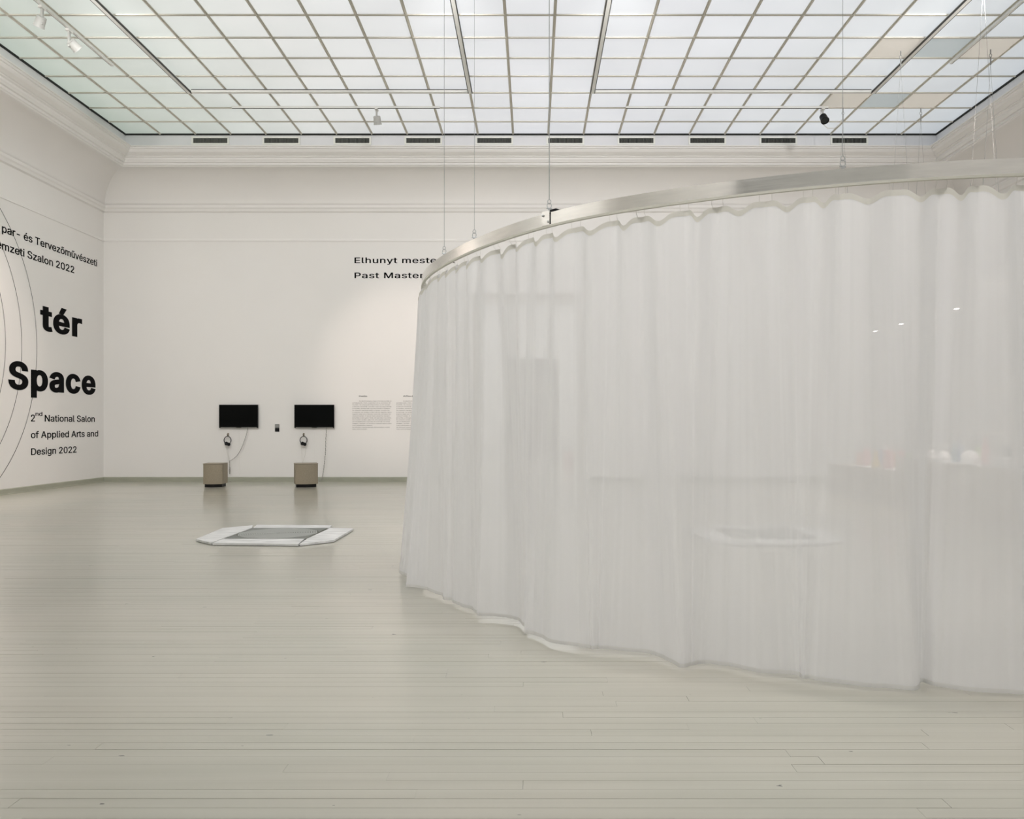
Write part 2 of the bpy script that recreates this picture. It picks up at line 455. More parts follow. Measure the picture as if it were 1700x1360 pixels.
MB().box(-9, 9, YB, Y3, -0.12, -0.001).build('floor_next_room', M['floor'], kind='structure')
M['fill_panel'] = mat('far_fill_panel', (0.6, 0.6, 0.6), 0.5, emit=((0.92, 0.93, 0.96, 1), 1.9))  # unseen glowing panels added to light the next room
fill2 = MB()
for i in range(6):
    for j in range(5):
        fill2.box(-7.2 + i * 2.4, -7.2 + i * 2.4 + 2.3, YB + 1.6 + j * 2.4, YB + 1.6 + j * 2.4 + 2.3, 6.95, 6.98)
fill2.build('next_room_fill', M['fill_panel'], kind='structure')
dd = MB()
for z in (2.99, 3.57): dd.box(-1.15, 1.1, Y2 + 0.1, Y2 + 0.17, z - 0.04, z + 0.04)
for x in (-1.12, -0.4, 0.0, 0.38, 1.07): dd.box(x - 0.03, x + 0.03, Y2 + 0.1, Y2 + 0.17, 0, 4.2)
dd.build('door_2', M['surround'], kind='structure')
pk = MB().box(1.0, 1.32, 27.0, 27.4, 0, 0.55).build('display_block', mat('pink_board', (0.62, 0.42, 0.40), 0.7), org=None)
pk.data.transform(Matrix.Identity(4))
tag(pk, 'pink box standing in the room beyond the doorway', 'box')
gp = empty('draped_figure_stand', (1.44, 26, 0), 'tall thin grey blue column standing just beyond the doorway', 'column')
MB().box(1.36, 1.50, 25.9, 26.1, 0, 0.72).build('pedestal', mat('grey_board', (0.26, 0.24, 0.22), 0.7), gp)
MB().lathe([(0.05, 0.72), (0.065, 0.9), (0.06, 1.15), (0.03, 1.3)], (1.43, 26, 0)).build('column_top', mat('blue_grey_glaze', (0.28, 0.33, 0.38), 0.4), gp)

# ------------------------------------------------------------------ laylight ceiling
GX0, GX1, GY1, GZ = -9.583, 9.50, 19.965, 8.26
N = 23; G = (GX1 - GX0) / N; GY0 = GY1 - N * G
ceiling = empty('ceiling', (0, 10, GZ), kind='structure')
pm = MB().box(-G / 2, G / 2, -G / 2, G / 2, 0, 0.012).mesh('pane'); pm.materials.append(M['pane'])
pd = MB().box(-G / 2, G / 2, -G / 2, G / 2, 0, 0.012).mesh('grey_pane'); pd.materials.append(M['pane_dim'])
pc = MB().box(-G / 2, G / 2, -G / 2, G / 2, -0.012, 0.012).mesh('cream_panel'); pc.materials.append(M['panel_cream_glow'])
special = {(19, 2): 'c', (20, 2): 'd', (21, 2): 'c', (19, 5): 'c', (20, 5): 'd', (21, 5): 'c'}
rest = MB()
for i in range(N):
    for j in range(N):
        cx, cy = GX0 + (i + .5) * G, GY1 - (j + .5) * G
        if j < 9:
            k = special.get((i, j))
            me = pc if k == 'c' else pd if k == 'd' else pm
            o = link(bpy.data.objects.new('pane' if k != 'c' else 'cream_panel', me))
            o.parent = ceiling; o.location = (cx, cy - 10, 0)
            o.rotation_euler = (random.uniform(-.002, .002), random.uniform(-.002, .002), 0)
            if k == 'c': o['label'] = 'opaque cream board in place of glass'
            if k == 'd': o['label'] = 'darker grey green glass'
        else:
            rest.box(cx - G / 2, cx + G / 2, cy - G / 2, cy + G / 2, GZ, GZ + 0.012)
rest.build('panes', M['pane'], ceiling, kind='stuff')
for i in range(N + 1):
    x = GX0 + i * G; wd = 0.026
    if i in (0, N): continue
    mb = MB().box(x - wd, x + wd, GY0, GY1, GZ - 0.012, GZ + 0.0)
    mb.box(x - 0.008, x + 0.008, GY0, GY1, GZ - 0.032, GZ - 0.012)
    mb.build('glazing_bar', M['mullion'], ceiling)
for j in range(N + 1):
    yy = GY1 - j * G
    if j in (0, N): continue
    MB().box(GX0, GX1, yy - 0.020, yy + 0.020, GZ - 0.022, GZ - 0.001).build('glazing_bar', M['mullion'], ceiling)
MB().box(GX0 - 1.2, GX1 + 1.2, GY0 - 1.2, GY1 + 1.2, GZ + 0.35, GZ + 0.4).build('roof_void', M['gap'], ceiling)

# ------------------------------------------------------------------ vents on the fascia
FY = YB - 1.035
vent0 = None
sl = MB()
for k in range(26):
    x = -0.40 + 0.80 * (k + 0.5) / 26
    sl.obox((x, FY - 0.010, 0), (1, 0.9, 0), (-0.9, 1, 0), (0, 0, 1), 0.010, 0.0012, 0.062)
for i in range(10):
    X = (349.5 + 117.8 * i - 884) * FY / F
    Z = 8.095
    if vent0 is None:
        t = empty('ceiling_vent', (X, FY, Z))
        f = MB()
        for a in (-1, 1):
            f.box(X - 0.44, X + 0.44, FY - 0.022, FY, Z + a * 0.078 - 0.018, Z + a * 0.078 + 0.018)
            f.box(X + a * 0.422 - 0.02, X + a * 0.422 + 0.02, FY - 0.022, FY, Z - 0.064, Z + 0.064)
        f.build('frame', M['vent_frame'], t)
        MB().box(X - 0.41, X + 0.41, FY - 0.004, FY + 0.001, Z - 0.064, Z + 0.064).build('backing', M['gap'], t)
        s2 = MB(); s2.v = [(v[0] + X, v[1], v[2] + Z) for v in sl.v]; s2.f = sl.f
        so = s2.build('louvre', M['vent_slat'], t); so['kind'] = 'stuff'
        vent0 = t
    else:
        t = link(vent0.copy()); t.location = (X, FY, Z)
        for c in vent0.children:
            d = link(c.copy()); d.parent = t
    order = ['first', 'second', 'third', 'fourth', 'fifth', 'sixth', 'seventh', 'eighth', 'ninth', 'tenth']
    tag(t, 'louvred vent grille above the far cornice, %s from the left corner' % order[i], 'vent', 'louvred vents above the far cornice')

# ------------------------------------------------------------------ lighting tracks and spots
TZ = 8.17
def track(x0, x1, y0, y1, label, wide=True, side=0):
    c = Vector(((x0 + x1) / 2, (y0 + y1) / 2, TZ))
    t = empty('lighting_track', c, label, 'lighting track', 'ceiling lighting tracks')
    horiz = abs(x1 - x0) > abs(y1 - y0)
    hw = 0.042 if wide else 0.020
    L = abs(x1 - x0) if horiz else abs(y1 - y0)
    b, d = MB(), MB()
    def bx(m, a0, a1, z0, z1):
        if horiz: m.box(x0, x1, y0 + a0, y0 + a1, z0, z1)
        else: m.box(x0 + a0, x0 + a1, y0, y1, z0, z1)
    bx(b, -hw, hw, TZ, TZ + 0.045)
    dw = 0.011
    if horiz and wide:
        bx(d, -hw - 0.002, -hw + 0.02, TZ + 0.046, TZ + 0.062)
    elif horiz:
        bx(d, -hw - 0.001, hw, TZ - 0.004, TZ - 0.001)
    elif wide:
        bx(b, -hw + dw, hw - dw, TZ - 0.004, TZ)
        bx(d, -hw, -hw + dw - .001, TZ - 0.003, TZ - 0.0005); bx(d, hw - dw + .001, hw, TZ - 0.003, TZ - 0.0005)
        bx(d, -hw - 0.004, -hw - 0.001, TZ - .002, TZ + 0.03); bx(d, hw + 0.001, hw + 0.004, TZ - .002, TZ + 0.03)
    else:
        if side <= 0: bx(d, -hw - 0.008, -hw - 0.0005, TZ, TZ + 0.02)
        if side >= 0: bx(d, hw + 0.0005, hw + 0.008, TZ, TZ + 0.02)
    b.build('track_body', M['track'], t)
    d.build('track_groove', M['track_dark'], t)
    if wide:
        k = max(2, int(L / 2.5))
        for i in range(k + 1):
            q = i / k
            p = Vector((x0 + (x1 - x0) * q if horiz else x0, y0 if horiz else y0 + (y1 - y0) * q, 0))
            MB().box(p.x - .015, p.x + .015, p.y - .015, p.y + .015, TZ + 0.045, GZ - 0.034).build('bracket', M['mullion'], t)
    return t
YT = 17.28
track(-7.0, -7.0, GY0 + .3, YT + 0.03, 'white suspended lighting track running towards the far wall, left of the hall')
track(-6.94, -1.33, YT, YT, 'white lighting track across the far left ceiling, joining the corner of the long one')
track(-1.27, -1.27, GY0 + .3, YT + 0.03, 'white lighting track running towards the far wall, just left of the middle')
track(1.225, 1.225, GY0 + .3, YT + 0.03, 'white lighting track running towards the far wall, just right of the middle')
track(1.285, 6.89, YT, YT, 'white lighting track across the far right ceiling, under the cream boards')
track(6.95, 6.95, GY0 + .3, YT + 0.03, 'white suspended lighting track running towards the far wall, right of the hall')
tl = track(-7.92, -7.92, GY0 + .3, 16.0, 'thin white track holding two spotlights near the left wall', False, -1)
track(-6.42, -1.98, 18.12, 18.12, 'thin white track in front of the far left vents, one spotlight on it', False, 1)
track(2.0, 6.32, 18.12, 18.12, 'thin white track in front of the far right vents', False, 1)
track(7.84, 7.84, GY0 + .3, 15.9, 'thin white track near the right wall', False, 1)

def aim_light(parent, p, target, power, size=55, blend=0.8, col=(1, 0.84, 0.76), r=0.05):
    ld = bpy.data.lights.new('lamp_light', 'SPOT')
    ld.energy = power * SPOT_W; ld.spot_size = math.radians(size); ld.spot_blend = blend; ld.color = col; ld.shadow_soft_size = r
    lo = link(bpy.data.objects.new('lamp_light', ld))
    lo.parent = parent
    lo.location = Vector(p) - wloc(parent)
    lo.rotation_euler = (Vector(target) - Vector(p)).to_track_quat('-Z', 'Y').to_euler()
M['head_grey'] = mat('grey_enamel', (0.50, 0.50, 0.48), 0.5)
M['lamp_on'] = mat('lit_lens', (0.9, 0.8, 0.75), 0.3, emit=((1, 0.86, 0.78, 1), 6))
def spot(p, target, label, lit=True, power=0, dy=0.0, size=55, dark=False):
    """p = point on the track; head hangs 0.3 m below and points at target"""
    p = Vector(p)
    t = empty('track_spotlight', p, label, 'spotlight')
    MB().box(p.x - .03, p.x + .03, p.y - .07, p.y + .07, p.z - .045, p.z - .005).build('adapter', M['white_metal'], t)
    MB().box(p.x - .016, p.x + .016, p.y - .022, p.y + .022, p.z - .30, p.z - .045).build('arm', M['head_grey'], t)
    d = (Vector(target) - p).normalized()
    c = p + Vector((d.x * 0.10, d.y * 0.10, -0.24))
    m = M['black'] if dark else M['head_grey']
    MB().lathe([(0.055, -0.09), (0.075, -0.08), (0.082, 0.06), (0.09, 0.085), (0.082, 0.085), (0.076, 0.07)], c, d, 24).build('lamp_head', m, t, smooth=True)
    MB().lathe([(0.001, 0.0), (0.076, 0.0)], c + d * 0.0705, d, 24, cap=False).build('lens', M['lamp_on'] if lit else M['gap'], t)
    if power: aim_light(t, c + d * 0.1, target, power, size)
    return t
spot((-7.92, 13.7, TZ), (XL, 15.2, 3.4), 'lit white spotlight nearest the camera, on the thin left track', True, 800, size=62)
spot((-7.92, 14.5, TZ), (-4, 20.9, 3.0), 'white spotlight turned away, second on the thin left track', False)
spot((-3.33, 18.12, TZ), (-3.0, YB, 2.6), 'small white spotlight on the thin track before the far vents', False, 0)
flex_spot = spot((6.2, 18.12, TZ), (6.8, 12.5, 1.0), 'dark faced spotlight with a dangling white cable, far right', False, 120, dark=True, size=60)
# lit spots on the long tracks above the frame edge
spot((-1.27, 11.6, TZ), (-3.3, YB, 2.9), 'spotlight on the middle left track aimed at the far wall texts', True, 900, size=25)
spot((-7.0, 8.0, TZ), (XL, 12.5, 3.0), 'spotlight on the left track aimed at the circles on the left wall', True, 220, size=60)
spot((6.95, 11.0, TZ), (7.2, 14.5, 1.0), 'spotlight on the right track aimed at the display table', True, 1500, size=50)

# fill spotlights added out of view on the long tracks to brighten the room
for x, yy, tg, pw, sz in (
        (-7.0, 2.2, (XL, 3.5, 4.6), 900, 105), (-7.0, 5.2, (XL, 6.5, 4.6), 900, 105), (-7.0, 11.0, (XL, 15.8, 4.2), 1100, 105), (-7.0, 12.2, (-6.5, 21, 4.6), 950, 90),
        (6.95, 2.2, (XR, 3.5, 4.6), 900, 105), (6.95, 5.2, (XR, 6.5, 4.6), 900, 105), (6.95, 8.4, (XR, 11.0, 4.6), 900, 105), (6.95, 12.2, (5.5, 21, 4.6), 900, 90),
        (-1.27, 2.4, (0.6, 6.5, 1.8), 1150, 80), (-1.27, 7.0, (-4.6, 14.0, 0), 1600, 74), (-1.27, 12.2, (-1.5, 21, 4.8), 900, 90),
        (1.225, 1.6, (2.6, 5.0, 1.8), 1000, 85), (1.225, 5.2, (2.4, 7.0, 0), 700, 110), (1.225, 9.4, (2.5, 13.0, 0), 700, 105), (1.225, 12.2, (2.0, 21, 4.8), 900, 90),
        (-1.27, 1.2, (-5, -0.2, 4), 1100, 110), (1.225, 0.95, (5, -0.2, 4), 1100, 110)):
    q = spot((x, yy, TZ), tg, 'added fill spotlight on a track, unseen above the frame', True)
    q['group'] = 'added fill spotlights above the frame'
    d = (Vector(tg) - Vector((x, yy, TZ))).normalized()
    aim_light(q, Vector((x, yy, TZ - 0.24)) + d * 0.22, tg, pw * FILL, sz, 1.0, (1, 0.975, 0.955), 0.09)

# white flex looping from the far right spotlight
fx = [at(1362, 186, 18.12), at(1364, 196, 18.1), at(1366, 206, 18.1), at(1374, 213, 18.1), at(1386, 213, 18.1), at(1394, 206, 18.1), at(1397, 199, 18.1)]
MB().tube(fx, 0.008).build('loose_cable', M['cord_white'], flex_spot, smooth=True, label='white cable looping down')

# ------------------------------------------------------------------ lettering
try:
    FONT = bpy.data.fonts.load(bpy.utils.system_resource('DATAFILES', path='fonts') + '/Inter.woff2')
except Exception:
    FONT = None
def outlines(body, spacing=1.0, res=5):
    """closed outline loops of a string, sampled from its bezier splines"""
    cu = bpy.data.curves.new('txt', 'FONT')
    cu.body = body; cu.size = 1; cu.space_character = spacing
    if FONT: cu.font = FONT
    o = bpy.data.objects.new('txt', cu)
    COL.objects.link(o)
    c2 = o.to_curve(bpy.context.evaluated_depsgraph_get())
    loops = []
    for sp in c2.splines:
        P = sp.bezier_points; L = []
        for k in range(len(P)):
            a, b = P[k], P[(k + 1) % len(P)]
            p0, p1, p2, p3 = a.co, a.handle_right, b.handle_left, b.co
            chord = (p3 - p0).length
            if chord < 1e-6 and (p1 - p0).length < 1e-6: continue
            bend = abs((p1 - p0).cross(p3 - p0).length) + abs((p2 - p0).cross(p3 - p0).length)
            n = 1 if bend < 1e-5 else res
            for q in range(n):
                u = q / n; w_ = 1 - u
                v = p0 * w_ ** 3 + p1 * (3 * w_ * w_ * u) + p2 * (3 * w_ * u * u) + p3 * u ** 3
                if not L or math.hypot(L[-1][0] - v.x, L[-1][1] - v.y) > 1e-4: L.append((v.x, v.y))
        if len(L) > 2 and math.hypot(L[-1][0] - L[0][0], L[-1][1] - L[0][1]) < 1e-4: L.pop()
        if len(L) > 2: loops.append(L)
    o.to_curve_clear()
    bpy.data.objects.remove(o); bpy.data.curves.remove(cu)
    return loops
def area2(L): return sum(L[i][0] * L[(i + 1) % len(L)][1] - L[(i + 1) % len(L)][0] * L[i][1] for i in range(len(L)))
GC = {}
def glyph(body, bold, res=5):
    """filled, optionally emboldened mesh of a short string (non-zero winding fill)"""
    if (body, bold) in GC: return GC[(body, bold)]
    loops = outlines(body, 1.0, res)
    sg = 1 if sum(area2(L) for L in loops) > 0 else -1
    rx, ry = bold, bold * 0.62
    big = bold > 0.02
    out = []
    for L in loops:
        n = len(L); R = []
        for k in range(n):
            a, b, c = L[k - 1], L[k], L[(k + 1) % n]
            n1 = (b[1] - a[1], a[0] - b[0]); n2 = (c[1] - b[1], b[0] - c[0])
            l1 = math.hypot(*n1) or 1; l2 = math.hypot(*n2) or 1
            nx = (n1[0] / l1 + n2[0] / l2) / 2; ny = (n1[1] / l1 + n2[1] / l2) / 2
            q = max(nx * nx + ny * ny, 0.4)
            R.append((b[0] + sg * rx * nx / q, b[1] + sg * ry * ny / q))
        if big and min(v[1] for v in R) > 0.5 and max(v[1] for v in R) > 0.6: R = [(x, y + 0.085) for x, y in R]
        out.append(R)
    vs = [v for L in out for v in L]; ed = []; b0 = 0
    for L in out:
        ed += [(b0 + k, b0 + (k + 1) % len(L)) for k in range(len(L))]; b0 += len(L)
    r = delaunay_2d_cdt([Vector(v) for v in vs], ed, [], 0, 1e-6)
    V, Fc = r[0], r[2]
    seg = [(vs[a], vs[b]) for a, b in ed]
    keep = []
    for f in Fc:
        cx = sum(V[i][0] for i in f) / len(f); cy = sum(V[i][1] for i in f) / len(f)
        wn = 0
        for (ax, ay), (bx, by) in seg:
            if (ay <= cy) != (by <= cy):
                t = (cy - ay) / (by - ay)
                if ax + t * (bx - ax) > cx: wn += 1 if by > ay else -1
        if wn != 0 and wn * sg > 0: keep.append(tuple(f))
    GC[(body, bold)] = ([(v[0], v[1], 0) for v in V], keep)
    return GC[(body, bold)]
def text_mesh(body, bold=0.0, spacing=1.0):
    if bold: return glyph(body, bold)
    cu = bpy.data.curves.new('txt', 'FONT')
    cu.body = body; cu.size = 1; cu.space_character = spacing
    cu.resolution_u = 2
    if FONT: cu.font = FONT
    o = bpy.data.objects.new('txt', cu)
    COL.objects.link(o)
    dg = bpy.context.evaluated_depsgraph_get()
    me = bpy.data.meshes.new_from_object(o.evaluated_get(dg))
    vs = [tuple(v.co) for v in me.vertices]; fs = [tuple(p.vertices) for p in me.polygons]
    bpy.data.objects.remove(o); bpy.data.curves.remove(cu); bpy.data.meshes.remove(me)
    return vs, fs
def text_fit(body, vis, a0, a1, zb, hs, place, bold=0, spacing=1.0):
    """vis (tail or head of body) spans a0..a1 along the wall; hs = height scale"""
    vv, _ = text_mesh(vis, bold, spacing)
    W = max(v[0] for v in vv) - min(v[0] for v in vv)
    sx = (a1 - a0) / W
    vs, fs = text_mesh(body, bold, spacing)
    if body.endswith(vis):
        R = max(v[0] for v in vs); f = lambda x: a1 + (x - R) * sx
    else:
        Lm = min(v[0] for v in vs); f = lambda x: a0 + (x - Lm) * sx
    mb = MB()
    mb.add([place(f(v[0]), zb + v[1] * hs, v[2]) for v in vs], fs)
    return mb
def letters(parent, body, vis, a0, a1, zb, hs, place, bold=0, spacing=1.0):
    """each letter its own part, laid along the wall"""
    ext = lambda t_: (min(p[0] for L in outlines(t_, spacing, 2) for p in L), max(p[0] for L in outlines(t_, spacing, 2) for p in L))
    lo, hi = ext(vis)
    sx = (a1 - a0) / (hi - lo + 2 * bold)
    l2, h2 = ext(body)
    if body.endswith(vis): ref, base = h2 + bold, a1
    else: ref, base = l2 - bold, a0
    for i, ch in enumerate(body):
        if ch == ' ': continue
        R = ext(body[:i + 1])[1] + bold
        lv, lf = glyph(ch, bold, 8 if bold > 0.02 else 4)
        r2 = max(v[0] for v in lv)
        mb = MB(); mb.add([place(base + (v[0] - r2 + R - ref) * sx, zb + v[1] * hs, 0) for v in lv], lf)
        mb.build('letter', M['ink'], parent)
onL = lambda a, z, t=0: (XL + 0.0035 + t * 0.03, a, z)
onB = lambda a, z, t=0: (a, YB - 0.003 - t * 0.03, z)
onR = lambda a, z, t=0: (XR - 0.003 - t * 0.03, -a, z)

HS = 0.303
t = empty('wall_title', (XL, 19, 5), 'two black Hungarian lines high on the left wall, ending Szalon 2022', 'lettering')
letters(t, 'par- és Tervezőművészeti', 'par- és Tervezőművészeti', 16.97, 20.68, 5.27, HS, onL, 0.018)
letters(t, 'emzeti Szalon 2022', 'mzeti Szalon 2022', 16.97, 19.65, 4.92, HS, onL, 0.018)
def big_word(body, a0, a1, zb, hs, bold, label):
    t = empty('title_word', (XL, (a0 + a1) / 2, zb), label, 'lettering')
    letters(t, body, body, a0, a1, zb, hs, lambda a, z, t=0: (XL + 0.005, a, z), bold, 1.10)
big_word('tér', 18.30, 19.99, 3.48, 1.02, 0.040, 'large bold black word tér on the left wall')
big_word('Space', 17.18, 20.61, 2.16, 1.04, 0.040, 'large bold black word Space on the left wall')
t = empty('wall_subtitle', (XL, 19.3, 1.1), 'three black lines reading 2nd National Salon of Applied Arts and Design 2022', 'lettering')
W0, _ = text_mesh('2', 0.004)
letters(t, 'National Salon', 'National Salon', 18.46, 20.57, 1.48, 0.278, onL, 0.015)
letters(t, '2', '2', 17.95, 18.10, 1.48, 0.278, onL, 0.015)
letters(t, 'nd', 'nd', 18.12, 18.37, 1.60, 0.165, onL, 0.015)
letters(t, 'of Applied Arts and', 'of Applied Arts and', 17.95, 20.73, 1.125, 0.278, onL, 0.015)
letters(t, 'Design 2022', 'Design 2022', 17.96, 19.75, 0.765, 0.278, onL, 0.015)

rings = [(14.68, 3.49, 'outermost thin black circle line around the title on the left wall'),
         (14.47, 3.165, 'second thin black circle line on the left wall, inside the outermost'),
         (14.26, 2.83, 'third thin black circle line on the left wall, at the picture edge')]
for cy, R, lb in rings:
    n = 160; mb = MB(); vs = []; fs = []
    for k in range(n):
        a = 2 * PI * k / n
        for r in (R - 0.008, R + 0.008):
            vs.append((XL + 0.002, cy + r * math.cos(a), 3.04 + r * math.sin(a)))
    for k in range(n):
        j = (k + 1) % n
        fs.append((2 * k, 2 * k + 1, 2 * j + 1, 2 * j))
    mb.add(vs, fs)
    mb.v = [(x, y, max(z, 0.13)) for x, y, z in mb.v]
    mb.build('wall_circle', M['line'], org=(XL, cy, 3.04), label=lb, cat='wall graphic')

t = empty('section_title', (-3.3, YB, 5.2), 'black sans lettering reading Elhunyt mesterek, Past Masters on the far wall', 'lettering')
letters(t, 'Elhunyt mesterek', 'Elhunyt mester', -4.406, -2.253, 5.413, 0.270, onB, 0.014, 1.06)
letters(t, 'Past Masters', 'Past Master', -4.406, -2.69, 5.04, 0.270, onB, 0.014, 1.06)
t = empty('side_title', (XR, 18.8, 5.2), 'faint black lettering on the right wall seen through the curtain', 'lettering')
letters(t, 'Üvegművészet', 'Üvegművészet', -19.95, -17.9, 5.41, 0.270, onR, 0.014, 1.06)
letters(t, 'Glass Art', 'Glass Art', -19.95, -18.5, 5.04, 0.270, onR, 0.014, 1.06)

hu = ['Az alkotó tárgyak világa a formák csendje és', 'emlékezete, mely a kézben és a szemben él', 'tovább. Az anyag kiválasztása, a mű rendje', 'a térben történik: minden nap újra kezdődik', 'a munka, amelynek nyoma marad a falakon.', 'Az életmű darabjai közt a hatás vonala fut,', 'a szövet, az üveg, a fém és az agyag rajza', 'együtt adja azt a közös nyelvet, amelyet itt', 'olvasni lehet. A tárlat nem zárul le, hanem', 'kinyílik a látogató felé, és kérdez tovább.', 'Ez a terem azoké, akik már nincsenek köztünk,', 'de munkáik jelen vannak, és szólnak hozzánk', 'halkan, tisztán. A forma a mester keze után', 'is tanít. A kiállítás ebben a szakaszban', 'az elhunyt mestereknek állít emléket, méltó', 'helyen, a közös tér közepén.']
def paragraph(x0, width, head, label):
    t = empty('wall_text_panel', (x0, YB, 1.4), label, 'wall text', 'small printed wall texts')
    s0 = 0.0395
    text_fit(head, head, x0 + 0.165, x0 + 0.165 + 0.03 * len(head) * 1.35, at(0, 659, YB).z, 0.072, onB, 0.01).build('heading', M['ink'], t)
    for i, ln in enumerate(hu):
        a = x0 + (0.165 if i == 0 else 0); z = at(0, 666.6 + 3.11 * i, YB).z
        vs, fs = text_mesh(ln, 0.0)
        W = max(v[0] for v in vs); sx = min(s0, (width - (a - x0)) / W) if i in (13, 15) else (width * (1 - 0.06 * ((i * 7) % 3) / 3) - (a - x0)) / W
        mb = MB().add([onB(a + v[0] * sx, z + v[1] * 0.040) for v in vs], fs)
        mb.build('text_line', M['ink_thin'], t, kind='stuff')
paragraph(-4.46, 0.965, 'Hatás', 'small grey wall text headed Hatás beside the right television')
paragraph(-3.37, 0.965, 'Affection', 'small grey wall text headed Affection, half behind the curtain edge')

# ------------------------------------------------------------------ televisions, labels, headphones
def tv(x0, x1, label, tilt=0.0):
    z1, z0 = at(0, 672, 20.9).z, at(0, 709.6, 20.9).z
    t = empty('television', ((x0 + x1) / 2, YB, z0), label, 'television', 'wall mounted televisions')
    MB().box(x0, x1, YB - 0.085, YB - 0.05, z0, z1).build('housing', M['black'], t, bevel=0.004)
    MB().box(x0 + 0.012, x1 - 0.012, YB - 0.0875, YB - 0.085, z0 + 0.022, z1 - 0.012).build('screen', M['screen'], t)
    MB().box(x0 + 0.2, x1 - 0.2, YB - 0.05, YB - 0.002, z0 + 0.1, z1 - 0.1).build('wall_bracket', M['black'], t)
    for a in (x0 + 0.0, x1 - 0.03):
        MB().box(a, a + 0.03, YB - 0.08, YB - 0.05, z0 - 0.014, z0).build('foot', M['black'], t)
    MB().box((x0 + x1) / 2 - 0.06, (x0 + x1) / 2 + 0.06, YB - 0.082, YB - 0.06, z0 - 0.008, z0).build('sensor_bar', M['black'], t)
    return t
k = 20.9 / F
tv((363.2 - 884) * k, (427.8 - 884) * k, 'left black television on the far wall')
tv((488.3 - 884) * k, (554.4 - 884) * k, 'right black television on the far wall, nearer the small texts')
MB()
lb = empty('wall_label', (-6.28, YB, 1.3), 'small label card, grey above and black below, between the televisions', 'label')
k2 = YB / F
a0, a1 = (456.6 - 884) * k2, (463.8 - 884) * k2
MB().box(a0, a1, YB - 0.006, YB, at(0, 710.6, YB).z, at(0, 704.4, YB).z).build('grey_card', mat('grey_card', (0.20, 0.20, 0.19), 0.6), lb)
MB().box(a0, a1, YB - 0.006, YB, at(0, 716.8, YB).z, at(0, 710.8, YB).z).build('black_card', M['black'], lb)
for i in range(3):
    MB().box(a0 + 0.01, a1 - 0.012, YB - 0.007, YB - 0.0062, at(0, 706.4 + i * 1.2, YB).z, at(0, 706.0 + i * 1.2, YB).z).build('print_line', mat('pale_print', (.5, .5, .48), .6), lb)

def hook(px, label):
    p = at(px, 722, YB)
    t = empty('wall_hook', p, label, 'hook', 'hooks under the televisions')
    MB().box(p.x - .02, p.x + .02, YB - .01, YB, p.z - .03, p.z + .045).build('plate', M['felt_top'], t)
    MB().tube([(p.x, YB - .005, p.z - .005), (p.x, YB - .06, p.z - .012), (p.x, YB - .075, p.z + .01)], 0.008).build('peg', M['felt_edge'], t, smooth=True)
def headphones(px, py, label, cord):
    c = at(px, py, 20.94)
    t = empty('headphones', c, label, 'headphones', 'headphones hanging on the hooks')
    R = 0.087
    arc = [(c.x + R * math.cos(a), c.y, c.z + R * 1.08 * math.sin(a)) for a in [math.radians(-40 + 260 * i / 28) for i in range(29)]]
    MB().tube(arc, lambda q: 0.008 + 0.004 * abs(q - .5), 8).build('headband', M['black'], t, smooth=True)
    for dx, dz, ang in ((-0.028, -0.085, 0.35), (0.035, -0.10, -0.6)):
        q = (c.x + dx, c.y - 0.01, c.z + dz)
        ax = (math.sin(ang), -0.7, math.cos(ang) * 0.3)
        cup = MB().lathe([(0.02, -0.022), (0.040, -0.018), (0.044, 0.0), (0.040, 0.016), (0.018, 0.024)], q, ax, 18).build('ear_cup', M['black'], t, smooth=True)
        MB().lathe([(0.030, 0.018), (0.040, 0.022), (0.040, 0.034), (0.024, 0.036)], q, ax, 18).build('cushion', M['black'], cup, smooth=True)
    for pts in cord:
        MB().tube([at(x, yy, 20.93) for x, yy in pts], 0.0045, 6).build('cord', M['cord_white'] if len(pts) > 3 else M['cord_grey'], t, smooth=True)
hook(378.8, 'small bracket hook below the left television')
hook(504.3, 'small bracket hook below the right television')
headphones(377.8, 731, 'black headphones hanging below the left television',
           [[(376, 739), (376.5, 748), (378, 756), (380.8, 764)], [(381, 740), (380, 747), (379.5, 756), (380.8, 764)]])
headphones(504, 731, 'black headphones hanging below the right television',
           [[(500.7, 739), (501, 750), (501.5, 760), (502, 768.6)], [(508, 739), (507.5, 752), (505, 760), (502.4, 768.6)]])
def cable(pts, label, m='cord_grey', r=0.006, Y=20.93, twist=False, name='cable'):
    P = [at(x, yy, Y) for x, yy in pts]
    # smooth the path
    Q = []
    for i in range(len(P) - 1):
        p0 = P[max(i - 1, 0)]; p1 = P[i]; p2 = P[i + 1]; p3 = P[min(i + 2, len(P) - 1)]
        for s in range(6):
            u = s / 6
            Q.append(0.5 * ((2 * p1) + (p2 - p0) * u + (2 * p0 - 5 * p1 + 4 * p2 - p3) * u * u + (3 * p1 - p0 - 3 * p2 + p3) * u ** 3))
    Q.append(P[-1])
    t = empty(name, Q[0], label, 'cable')
    MB().tube(Q, r, 6).build('cord', M[m], t, smooth=True)
    if twist:
        for sgn, mm in ((0, 'cord_white'), (PI, 'cord_grey')):
            W = []
            for i in range(len(Q) - 1):
                for s in range(4):
                    p = Q[i].lerp(Q[i + 1], s / 4); a = (i * 4 + s) * 0.9 + sgn
                    W.append(p + Vector((math.cos(a) * 0.008, math.sin(a) * 0.008 - 0.004, 0)))
            MB().tube(W, r * 0.8, 5).build('strand', M[mm], t, smooth=True)
    return t
cable([(411.7, 710), (409, 722), (404, 737), (398, 750), (391, 759), (382, 765.5)], 'thin twisted cable curving from the left television', r=0.004, twist=True)
cable([(381.2, 765), (381, 775), (380.6, 783), (381.5, 787), (382, 783), (381.6, 775)], 'short hanging loop of cable with a plug beside the left drawer unit', r=0.005, twist=True)
